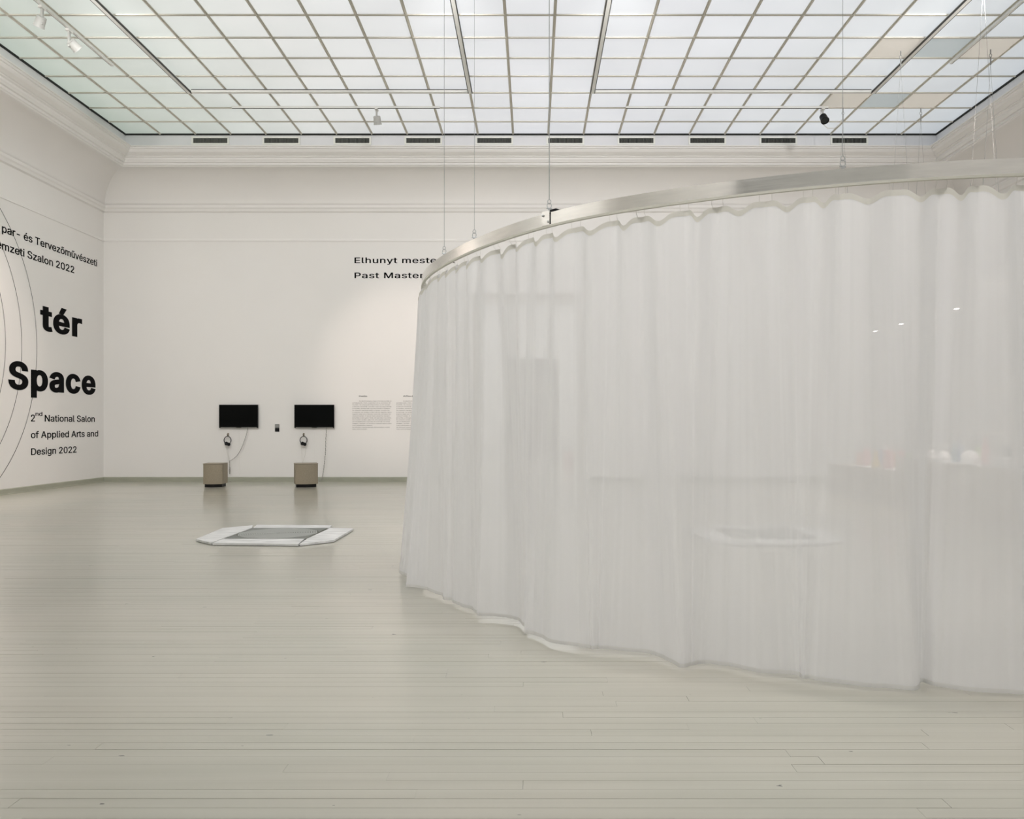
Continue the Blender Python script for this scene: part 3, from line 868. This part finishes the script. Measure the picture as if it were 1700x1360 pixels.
cable([(542.3, 710), (541, 730), (540.5, 750), (538, 775), (536, 788), (534, 796), (528.5, 799.6)], 'thin twisted cable falling from the right television to the skirting', r=0.004, twist=True)
cable([(377, 801.5), (379.5, 800.4), (384, 799.8)], 'short stub of dark cable behind the left drawer unit', r=0.006)
for px, lb in ((397, 'thin white cable strip below the left television'), (523.6, 'thin white cable strip below the right television')):
    x = (px - 884) * k2
    MB().box(x - .008, x + .008, YB - .008, YB, 0.12, at(0, 709, YB).z).build('cable_cover', M['wall'], org=(x, YB, 0.12), label=lb, cat='cable cover')

# ------------------------------------------------------------------ drawer units with bowed fronts
def drawer_unit(pxc, W, yaw, label):
    """bowed front, turned by yaw towards the camera side"""
    z0, z1 = 0.072, 0.535
    D, bow = 0.46, 0.085
    Yc = 19.12 + D / 2
    cx = (pxc - 884) * Yc / F
    t = empty('drawer_unit', (cx, Yc, 0), label, 'drawer unit', 'bowed drawer units under the televisions')
    ca, sa = math.cos(yaw), math.sin(yaw)
    def R(p): return (cx + p[0] * ca - p[1] * sa, Yc + p[0] * sa + p[1] * ca)
    def front(x, inset=0):
        u = x / (W / 2)
        return -D / 2 - bow * (1 - u * u) + inset
    n = 16
    h = W / 2
    fr_ = lambda a, b, ins: [(a + (b - a) * i / n, front(a + (b - a) * i / n, ins)) for i in range(n + 1)]
    MB().prism([R(p) for p in fr_(-h + .017, h - .017, 0.018) + [(h - .017, D / 2), (-h + .017, D / 2)]], z0, z1 - 0.02).build('carcass', M['felt_edge'], t)
    MB().prism([R(p) for p in fr_(-h - .003, h + .003, -0.003) + [(h + .003, D / 2), (-h - .003, D / 2)]], z1 - 0.016, z1).build('top', M['felt_top'], t)
    f = fr_(-h + .010, h - .010, 0) + fr_(-h + .010, h - .010, 0.0175)[::-1]
    MB().prism([R(p) for p in f], z0, z1 - 0.021).build('door', M['felt'], t)
    for s_ in (-1, 1):
        a, b = sorted((s_ * (h - .016), s_ * h))
        MB().prism([R(p) for p in ((a, -D / 2 + .022), (b, -D / 2 + .022), (b, D / 2), (a, D / 2))], z0, z1 - 0.019).build('side_panel', M['felt'], t)
    pl = [(x * 0.86, y + 0.03) for x, y in fr_(-h, h, 0)] + [(h * .86, D / 2 - .05), (-h * .86, D / 2 - .05)]
    MB().prism([R(p) for p in pl], 0, z0).build('plinth', M['black'], t)
drawer_unit(357.8, 0.435, math.radians(7), 'taupe bowed drawer unit on the floor under the left television')
drawer_unit(507.8, 0.50, math.radians(19), 'taupe bowed drawer unit on the floor under the right television')

# ------------------------------------------------------------------ low floor pieces: marbled flaps around a ribbed square
def floor_piece(ox, label, mirror=False):
    t = empty('floor_artwork', (ox, 10.75, 0), label, 'floor artwork', 'low octagonal floor pieces')
    sg = -1 if mirror else 1
    def P(x, y): return (ox + sg * x, y)
    h = 0.5
    iy0, iy1 = 10.24, 11.30
    def slab(poly, name, mm, z0=0.006, z1=0.030):
        pts = [P(*p) for p in poly]
        if mirror: pts = pts[::-1]
        return MB().prism(pts, z0, z1).build(name, M[mm], t)
    A, B, C, D = (-h, iy0 - .01), (h, iy0 - .01), (h, iy1 + .01), (-h, iy1 + .01)
    slab([(-.49, 9.86), (.53, 9.78), (h - .02, iy0 - .012), (-h, iy0 - .012)], 'front_flap', 'flap')
    slab([(.545, 9.785), (.86, 10.12), (.86, 11.24), (h + .035, iy1 + .03), (h + .008, iy0 - .0)], 'side_flap', 'flap')
    slab([(h + .02, iy1 + .02), (.48, 11.62), (-.56, 11.66), (-h, iy1 + .02)], 'back_flap', 'flap')
    slab([(-.82, 10.2), (-.51, 9.88), (-h - .012, iy0 - .0), (-h - .012, iy1 + .02), (-.6, 11.62), (-.9, 11.3)], 'side_flap', 'flap')
    MB().prism([P(*p) if not mirror else P(*p) for p in ([(-.80, 10.23), (-.50, 9.9), (.55, 9.82), (.83, 10.14), (.83, 11.22), (.47, 11.6), (-.57, 11.6), (-.87, 11.28)][::sg])], 0.0, 0.0055).build('underlay', M['edge'], t)
    MB().box(ox - h, ox + h, iy0, iy1, 0.006, 0.026).build('centre_tile', M['mesh_dark'], t)
    # concentric arcs engraved around a pale disc
    ribs = MB(); cy = (iy0 + iy1) / 2
    nr = 22
    for i in range(nr):
        r0 = 0.03 + 0.46 * i / nr; r1 = r0 + 0.013
        n = 48; vs = []; fs = []
        for q in range(n):
            a = 2 * PI * q / n
            for r, z in ((r0, 0.026), (r0, 0.031), (r1, 0.031), (r1, 0.026)):
                rx = r * (1 + 0.015 * math.cos(48 * a / 4)); vs.append((ox + sg * rx * math.cos(a), cy + rx * math.sin(a) * 1.05, z))
        for q in range(n):
            j = (q + 1) % n
            for e in range(3): fs.append((4 * q + e, 4 * q + e + 1, 4 * j + e + 1, 4 * j + e))
        ribs.add(vs, fs)
    ro = ribs.build('ring_ribs', M['mesh_light'], t); ro['kind'] = 'stuff'
    rows = MB()
    for i in range(50):
        yy = iy0 + 0.01 + (iy1 - iy0 - 0.02) * i / 49
        half = 0.485
        rad2 = 0.5 ** 2 - ((yy - cy) / 1.05) ** 2
        e = math.sqrt(rad2) if rad2 > 0 else 0
        if e < half:
            for s0, s1 in ((-half, -e), (e, half)):
                rows.box(ox + s0, ox + s1, yy - 0.005, yy + 0.005, 0.026, 0.029)
    rw = rows.build('corner_ribs', M['mesh_grey'], t); rw['kind'] = 'stuff'
    return t
floor_piece(-3.23, 'octagonal white bordered floor piece with grey ribbed square, in the open')
floor_piece(2.93, 'octagonal floor piece seen faintly through the curtain', True)

# ------------------------------------------------------------------ display table behind the curtain
dt = empty('display_table', (7.4, 14, 0), 'long low taupe display table behind the curtain at the right', 'table')
MB().box(6.32, 8.4, 16.95, 18.1, 0, 0.585).build('table_block', M['felt'], dt, bevel=0.004)
MB().box(6.30, 8.4, 14.78, 16.93, 0, 0.60).build('table_block', M['felt'], dt, bevel=0.004)
MB().box(6.32, 8.4, 12.2, 14.76, 0, 0.82).build('table_block', M['felt'], dt, bevel=0.004)
MB().box(6.32, 8.4, 9.6, 12.18, 0, 0.82).build('table_block', M['felt'], dt, bevel=0.004)
for y0, y1, z in ((14.80, 16.92, 0.60), (12.22, 14.74, 0.82), (9.62, 12.16, 0.82)):
    MB().box(6.33, 8.38, y0, y1, z, z + 0.01).build('white_sheet', M['flap'], dt)
def glassmat(name, c, rough=0.1):
    return mat(name, c, rough, spec=0.6, trans=0.35)
GM = {'yellow': glassmat('yellow_glass', (0.85, 0.62, 0.15)), 'blue': glassmat('blue_glass', (0.10, 0.22, 0.48)), 'pink': glassmat('pink_glass', (0.80, 0.42, 0.42)),
      'white': mat('milk_glass', (0.9, 0.88, 0.86), 0.2), 'orange': glassmat('orange_glass', (0.80, 0.38, 0.18)), 'green': glassmat('green_glass', (0.40, 0.55, 0.22)),
      'teal': glassmat('teal_glass', (0.15, 0.32, 0.38)), 'red': glassmat('red_glass', (0.75, 0.16, 0.12)), 'dark': glassmat('smoked_glass', (0.16, 0.18, 0.17))}
PROF = {'flask': [(0.085, 0), (0.10, 0.02), (0.085, 0.08), (0.045, 0.15), (0.04, 0.30), (0.05, 0.32), (0.042, 0.32), (0.03, 0.15)],
        'vase': [(0.05, 0), (0.08, 0.06), (0.085, 0.16), (0.05, 0.26), (0.06, 0.30), (0.05, 0.30)],
        'tall': [(0.07, 0), (0.075, 0.02), (0.075, 0.30), (0.04, 0.36), (0.035, 0.50), (0.045, 0.52)],
        'bowl': [(0.05, 0), (0.06, 0.01), (0.12, 0.07), (0.14, 0.10), (0.13, 0.10), (0.05, 0.02)],
        'plate': [(0.07, 0), (0.09, 0.01), (0.19, 0.035), (0.20, 0.045), (0.19, 0.045), (0.08, 0.02)],
        'dome': [(0.14, 0), (0.16, 0.04), (0.15, 0.12), (0.11, 0.19), (0.05, 0.225), (0.01, 0.23)],
        'ball': [(0.02, 0), (0.05, 0.02), (0.065, 0.06), (0.05, 0.10), (0.02, 0.12)],
        'cylinder_vase': [(0.06, 0), (0.065, 0.01), (0.065, 0.24), (0.055, 0.24), (0.055, 0.02)]}
def glassware(kind, px, depth_x, base_z, colr, sc, label, cat, name):
    X = depth_x; Y = X * F / (px - 884)
    p = (X, Y, base_z + 0.012)
    MB().lathe([(r * sc, h * sc) for r, h in PROF[kind]], p, n=20).build(name, GM[colr], org=p, smooth=True, label=label, cat=cat)
Z1, Z2 = 0.60, 0.82
items = [('cylinder_vase', 1427, 6.5, Z1, 'orange', 1.0, 'orange pink cylinder vase at the far end of the display', 'vase', 'glass_vase'),
    ('vase', 1438, 6.55, Z1, 'pink', 1.1, 'pink glass vase left of the yellow flask', 'vase', 'glass_vase'),
    ('flask', 1454, 6.42, Z1, 'yellow', 0.98, 'yellow flask with a wide foot on the low display table', 'flask', 'glass_flask'),
    ('cylinder_vase', 1460, 6.9, Z1, 'blue', 1.3, 'blue glass vase just behind the yellow flask', 'vase', 'glass_vase'),
    ('plate', 1445, 7.25, Z1, 'white', 1.0, 'white dish beside the yellow flask', 'dish', 'glass_dish'),
    ('vase', 1469, 7.3, Z1, 'white', 1.3, 'milky glass vase right of the blue vase', 'vase', 'glass_vase'),
    ('cylinder_vase', 1474, 6.5, Z1, 'pink', 1.4, 'tall pink glass cylinder near the table step', 'vase', 'glass_vase'),
    ('cylinder_vase', 1480, 6.75, Z1, 'orange', 1.25, 'orange glass cylinder against the higher table block', 'vase', 'glass_vase'),
    ('bowl', 1499, 6.7, Z2, 'red', 0.9, 'small red bowl at the start of the high table block', 'bowl', 'glass_bowl'),
    ('ball', 1509, 6.45, Z2, 'green', 0.9, 'small green glass ball in front of the red bowl', 'ornament', 'glass_ball'),
    ('plate', 1526, 6.8, Z2, 'white', 1.1, 'white plate on the high table block, farthest one', 'plate', 'glass_plate'),
    ('plate', 1538, 6.6, Z2, 'white', 1.0, 'white plate on the high table block, middle one', 'plate', 'glass_plate'),
    ('ball', 1547, 7.4, Z2, 'white', 1.0, 'white glass ball behind the middle plate', 'ornament', 'glass_ball'),
    ('dome', 1568, 6.75, Z2, 'white', 0.65, 'small white dome left of the blue bottles', 'ornament', 'glass_dome'),
    ('plate', 1555, 6.5, Z2, 'white', 0.9, 'white plate on the high table block, nearest one', 'plate', 'glass_plate'),
    ('tall', 1584, 6.5, Z2, 'teal', 0.62, 'teal bottle, left of the pair of blue bottles', 'bottle', 'glass_bottle'),
    ('tall', 1594, 6.7, Z2, 'blue', 0.66, 'blue bottle, right of the pair', 'bottle', 'glass_bottle'),
    ('dome', 1611, 6.5, Z2, 'white', 0.85, 'large rounded white dome right of the blue bottles', 'ornament', 'glass_dome'),
    ('vase', 1624, 6.8, Z2, 'green', 0.8, 'pale green vase right of the white dome', 'vase', 'glass_vase'),
    ('tall', 1636, 6.6, Z2, 'pink', 0.75, 'tall pink bottle inside the glass case', 'bottle', 'glass_bottle'),
    ('bowl', 1660, 6.5, Z2, 'white', 1.2, 'wide white bowl right of the pink bottle', 'bowl', 'glass_bowl'),
    ('vase', 1673, 6.8, Z2, 'dark', 0.85, 'dark smoked vase near the right picture edge', 'vase', 'glass_vase'),
    ('plate', 1694, 6.6, Z2, 'white', 0.9, 'white plate at the right picture edge', 'plate', 'glass_plate')]
for it in items: glassware(*it)
gc = empty('glass_case', (6.9, 12.3, 0.83), 'tall open glass case with thin pale edges on the display table', 'display case')
x0, x1, y0, y1, z0, z1 = 6.62, 7.5, 12.0, 13.1, 0.832, 1.27
for a in (x0, x1):
    for b in (y0, y1):
        MB().box(a - .007, a + .007, b - .007, b + .007, z0, z1).build('edge', M['cord_white'], gc)
for z in (z1,):
    for a in (x0, x1): MB().box(a - .007, a + .007, y0, y1, z - .007, z + .007).build('edge', M['cord_white'], gc)
    for b in (y0, y1): MB().box(x0, x1, b - .007, b + .007, z - .007, z + .007).build('edge', M['cord_white'], gc)

# light bar hung over the table on V wires
lbx = empty('hanging_light_bar', (7.4, 15.6, 3.47), 'slim white light bar hanging over the display table behind the curtain', 'lamp')
MB().box(7.385, 7.415, 12.2, 18.6, 3.47, 3.50).build('bar', M['white_metal'], lbx)
for yy in (18.3, 17.02, 14.8):
    MB().box(7.37, 7.43, yy - .06, yy + .06, 3.43, 3.47).build('lamp_box', M['white_metal'], lbx)
    MB().box(7.375, 7.425, yy - .05, yy + .05, 3.425, 3.43).build('lens', mat('bar_lens', (1, .9, .85), .3, emit=((1, .88, .82, 1), 30)), lbx)
    aim_light(lbx, (7.4, yy, 3.41), (7.2, yy - 0.3, 0.6), 90, 100, 0.9)
for i, (hx, hy) in enumerate(((6.7, 18.3), (8.38, 18.3), (6.73, 15.5), (8.34, 15.44), (6.73, 12.66), (8.34, 12.66))):
    pos = ['far left', 'far right', 'middle left', 'middle right', 'near left', 'near right'][i]
    h = empty('wire_suspension', (hx, hy, GZ - 0.02), 'steel ceiling hook with two thin wires over the display table, %s of six' % pos, 'suspension', 'wire suspensions over the display table')
    MB().tube([(hx, hy, GZ - .02), (hx, hy, GZ - .10)], 0.012, 6).build('eye_bolt', M['wire'], h)
    MB().tube([(hx + 0.022 * math.cos(a), hy, GZ - .13 + 0.03 * math.sin(a)) for a in [2 * PI * q / 12 for q in range(12)]], 0.006, 6, True).build('link', M['wire'], h)
    MB().box(hx - .009, hx + .009, hy - .008, hy + .008, GZ - .30, GZ - .16).build('turnbuckle', M['wire'], h)
    for s, lb in ((-1, 'left'), (1, 'right')):
        e2 = (hx + s * 0.28, hy, 3.53)
        MB().tube([(hx, hy, GZ - .30), e2], 0.0022, 5).build('wire', M['wire'], h)
fr = empty('hanging_rack', (7.5, 15.5, 3.5), 'thin pale rack hung on wires over the display table', 'rack')
for a in (6.42, 8.66):
    MB().box(a - .01, a + .01, 12.5, 18.5, 3.505, 3.525).build('rod', M['white_metal'], fr)
for b in (12.66, 15.47, 18.3):
    MB().box(6.42, 8.66, b - .01, b + .01, 3.505, 3.525).build('rod', M['white_metal'], fr)

# ------------------------------------------------------------------ curved rail and curtain
RC = Vector((2.940, 8.328)); RR = 3.977; RZ = 2.780
BAND = 0.080
# the bent rail is not a perfect circle: radius corrections along it
RPTS = []
for px_, py_ in ((700, 467), (750, 416.5), (800, 391), (850, 373), (900, 355.5), (1000, 331.8), (1057, 323.5), (1200, 302.4), (1400, 280.5), (1523, 270.6), (1700, 262)):
    y_ = 1.38 * F / (706 - py_); x_ = (px_ - 884) * y_ / F
    a_ = math.atan2(y_ - RC.y, x_ - RC.x) % (2 * PI)
    RPTS.append((a_, math.hypot(x_ - RC.x, y_ - RC.y) - RR))
RPTS.sort()
def rfix(th):
    th = th % (2 * PI)
    if th <= RPTS[0][0]: return RPTS[0][1]
    if th >= RPTS[-1][0]: return RPTS[-1][1] * max(0, 1 - (th - RPTS[-1][0]))
    for (a, u), (b, v) in zip(RPTS, RPTS[1:]):
        if a <= th <= b:
            q = (th - a) / (b - a)
            return u + (v - u) * q
def rsm(th):
    return sum(rfix(th + d) * w_ for d, w_ in ((-0.10, .15), (-0.05, .22), (0, .26), (0.05, .22), (0.10, .15)))
def rp(th, r=None):
    r = (RR if r is None else r) + rsm(th)
    return (RC.x + r * math.cos(th), RC.y + r * math.sin(th))
TH0, TH1 = math.radians(172), math.radians(318)      # from beyond the left tangent round the front to past the right edge
thJ = None
# joint angle where the clamp sits (seen at px 912)
best = min((abs(884 + F * rp(math.radians(a / 20))[0] / rp(math.radians(a / 20))[1] - 914), math.radians(a / 20)) for a in range(185 * 20, 300 * 20))
thJ = best[1]
def ring_sweep(prof, th0, th1, n):
    mb = MB(); m = len(prof); vs = []
    for i in range(n + 1):
        th = th0 + (th1 - th0) * i / n
        for r, z in prof: vs.append((*rp(th, RR + r), z))
    fs = [(i * m + k, i * m + (k + 1) % m, (i + 1) * m + (k + 1) % m, (i + 1) * m + k) for i in range(n) for k in range(m)]
    fs += [tuple(range(m - 1, -1, -1)), tuple(n * m + k for k in range(m))]
    return mb.add(vs, fs)
rail = empty('curtain_rail', (RC.x, RC.y, RZ), 'curved silver aluminium curtain rail hanging from ceiling wires', 'curtain rail')
zt, zb = RZ, RZ - BAND
band = [(0.0, zt), (0.0, zb), (-0.003, zb), (-0.003, zt - .003), (-0.028, zt - .003), (-0.028, zt)]
gapa = 0.0014
segs = [(TH0, thJ - gapa), (thJ + gapa, math.radians(285)), (math.radians(285) + gapa * .3, TH1)]
for a, b in segs:
    ring_sweep(band, a, b, int((b - a) / 0.0105)).build('rail_band', M['alu'], rail, smooth=True)
trk = [(0.006, zb - .001), (0.006, zb - .014), (-0.016, zb - .014), (-0.016, zb - .001)]
ring_sweep(trk, TH0, TH1, 240).build('glider_track', mat('track_profile', (0.62, 0.61, 0.54), 0.4, metal=0.3), rail, smooth=True)
ring_sweep([(0.0005, zb + .0035), (0.0045, zb + .002), (0.0045, zb - .0008), (0.0005, zb - .0008)], TH0, TH1, 240).build('lower_lip', M['alu'], rail, smooth=True)
# clamp plate at the joint
jx, jy = rp(thJ); nrm = Vector((math.cos(thJ), math.sin(thJ), 0)); tan = Vector((-math.sin(thJ), math.cos(thJ), 0))
J = Vector((jx, jy, 0))
cp = MB().obox(J + nrm * 0.003 - tan * 0.040 + Vector((0, 0, zt - 0.033)), tan, nrm, (0, 0, 1), 0.034, 0.002, 0.048)
cp.build('clamp_plate', M['alu'], rail, bevel=0.0015)
MB().obox(J - nrm * 0.02 + tan * 0.022 + Vector((0, 0, zt + 0.010)), tan, nrm, (0, 0, 1), 0.026, 0.022, 0.006).build('clamp_angle', M['black'], rail)
for a, b in ((-0.062, 0.004), (-0.014, -0.042)):
    MB().lathe([(0.008, 0), (0.008, 0.006), (0.004, 0.009)], J + nrm * 0.005 + tan * a + Vector((0, 0, zt - 0.018 + b)), nrm, 8).build('bolt', M['steel'], rail)
MB().obox(J + nrm * 0.0005 + Vector((0, 0, zt - 0.038)), tan, nrm, (0, 0, 1), 0.003, 0.001, 0.042).build('joint_gap', M['black'], rail)
# fixings and wires
def hanger(th, label, clamp=False, r=0.0028, dx=0):
    x, y = rp(th, RR - 0.012); z = RZ + (0.012 if clamp else 0.0)
    if clamp: x, y = rp(th - 0.004, RR - 0.004)
    h = empty('rail_hanger', (x, y, z), label, 'wire', 'wires carrying the curtain rail')
    MB().box(x - .008, x + .008, y - .008, y + .008, z - .002, z + .014).build('shackle', M['steel'], h)
    MB().lathe([(0.005, -0.018), (0.005, 0.018)], (x, y, z + .016), (1, .3, 0), 8).build('pin', M['steel'], h)
    for zz, rr_ in ((z + 0.034, 0.014), (z + 0.060, 0.011)):
        MB().tube([(x + rr_ * math.cos(a), y, zz + rr_ * 1.25 * math.sin(a)) for a in [2 * PI * q / 14 for q in range(14)]], 0.0028, 6, True).build('ring', M['steel'], h, smooth=True)
    MB().tube([(x, y, z + 0.072), (x, y, GZ - 0.03)], r, 6).build('wire', M['wire'], h)
def th_at(px):
    return min((abs(884 + F * rp(math.radians(a / 20))[0] / rp(math.radians(a / 20))[1] - px), math.radians(a / 20)) for a in range(187 * 20, 300 * 20))[1]
hanger(thJ, 'thin steel wire with rings holding the rail at its clamped joint', True)
hanger(th_at(735), 'thin steel wire at the left bend of the rail', r=0.0018)
hanger(th_at(785), 'thin steel wire between the left bend and the clamped joint', r=0.0013)
hanger(th_at(1399), 'thin wire holding the right part of the rail, before the last far vent', r=0.0016)
hanger(math.radians(305), 'wire holding the rail beyond the right picture edge')

# curtain
cur = empty('curtain', (RC.x, RC.y, 0), 'floor length sheer white curtain hanging from the curved rail', 'curtain')
crng = random.Random(5)
TC0 = math.radians(176)
Ltot = (TH1 - TC0) * RR
PITCH = 0.228
waves = [(0.93, .041, crng.uniform(0, 6)), (0.57, .035, crng.uniform(0, 6)), (0.41, .024, crng.uniform(0, 6)), (0.26, .013, crng.uniform(0, 6)), (1.7, .03, 1.0)]
fine = [(0.047, .0010, 0.5), (0.031, .0006, 2.0), (0.083, .0022, 4.0), (0.14, .006, 1.5)]
jit = [crng.uniform(-0.2, 0.2) for _ in range(200)]
jamp = [crng.uniform(0.7, 1.2) for _ in range(200)]
def phase(s):
    k_ = s / PITCH; i = int(math.floor(k_)); u = k_ - i
    j0, j1 = jit[i % 200], jit[(i + 1) % 200]
    return 2 * PI * (k_ + j0 * (1 - u) + j1 * u), jamp[i % 200] * (1 - u) + jamp[(i + 1) % 200] * u
ZT0 = zb - 0.052
ZB0 = 0.022
def sag(s):
    ph, am = phase(s)
    c = 0.5 - 0.5 * math.cos(ph)
    return c ** 2.6 * am
def cpoint(s, v):
    """v 0 at the top edge, 1 at the hem"""
    ph, am = phase(s)
    top = ZT0 - 0.058 * sag(s)
    z = top + (ZB0 + 0.006 * math.sin(s * 5.3) - top) * v
    h = (ZT0 - z) / ZT0
    r = 0.030 * math.cos(ph) * am * max(0, 1 - h * 1.6) * -1 + 0.010
    g = 0.12 + 0.88 * h ** 0.75
    r += g * sum(a * math.sin(2 * PI * s / w_ + p + 0.5 * h * math.sin(s * 1.3)) for w_, a, p in waves)
    r += (0.45 + 0.55 * h) * sum(a * math.sin(2 * PI * s / w_ + p + 1.2 * math.sin(s * 2.1 + w_ * 40)) for w_, a, p in fine)
    th = TC0 + s / RR
    fl = max(0.0, min(1.0, (math.radians(206) - th) / math.radians(20))); fl = fl * fl * (3 - 2 * fl)
    r += 0.17 * fl * h ** 1.2
    # slight sideways sway gives overlapping folds
    ds = g * 0.080 * math.sin(2 * PI * s / 0.61 + 1.7) * h
    return (*rp(th + ds / RR, RR - 0.005 + r), z)
NS, NV = int(Ltot / 0.0075), 46
vs = []; uvs = []
VV = [((j / NV) ** 1.25) for j in range(NV + 1)]
for i in range(NS + 1):
    s = Ltot * i / NS
    for v in VV:
        vs.append(cpoint(s, v)); uvs.append((s, v * 2.7))
fs = [(i * (NV + 1) + j, (i + 1) * (NV + 1) + j, (i + 1) * (NV + 1) + j + 1, i * (NV + 1) + j + 1) for i in range(NS) for j in range(NV)]
def sheet(name, vs, fs, uvs, m, parent):
    mb = MB(); mb.v = vs; mb.f = fs
    o = mb.build(name, m, parent)
    me = o.data
    me.polygons.foreach_set('use_smooth', [True] * len(me.polygons))
    ul = me.uv_layers.new(name='UVMap')
    li = [0] * len(me.loops); me.loops.foreach_get('vertex_index', li)
    flat = []
    for q in li: flat += uvs[q]
    ul.data.foreach_set('uv', flat)
    return o
sheet('fabric', vs, fs, uvs, M['voile'], cur)
def strip(name, za, zb_, m, off, top=True):
    v2 = []; u2 = []
    for i in range(NS + 1):
        s = Ltot * i / NS
        for v in (za, zb_):
            p = cpoint(s, v); d = Vector((p[0] - RC.x, p[1] - RC.y)).normalized() * off
            v2.append((p[0] + d.x, p[1] + d.y, p[2])); u2.append((s, v))
    f2 = [(i * 2, i * 2 + 2, i * 2 + 3, i * 2 + 1) for i in range(NS)]
    return sheet(name, v2, f2, u2, m, cur)
strip('gathering_tape', 0.000, 0.0120, M['tape'], 0.0015)
strip('hem', 0.9915, 1.0, M['voile_hem'], 0.0015)
# hooks: pairs at each crest
i = 0
hk = None
s = 0.0
last = None
while s < Ltot:
    ph, am = phase(s)
    q = math.floor((ph + 0.42 * PI) / (0.84 * PI)) if False else None
    c = math.cos(ph)
    key = c > 0.62
    if last is not None and key != last:
        p = cpoint(s, 0)
        th = TC0 + s / RR
        tp_ = (*rp(th, RR - 0.004), zb - 0.014)
        pts = [tp_, (tp_[0], tp_[1], tp_[2] - 0.02), (p[0], p[1], p[2] + 0.004), (p[0], p[1], p[2] - 0.012)]
        MB().tube(pts, 0.0013, 5).build('hook', M['cord_white'], cur)
    last = key
    s += 0.004
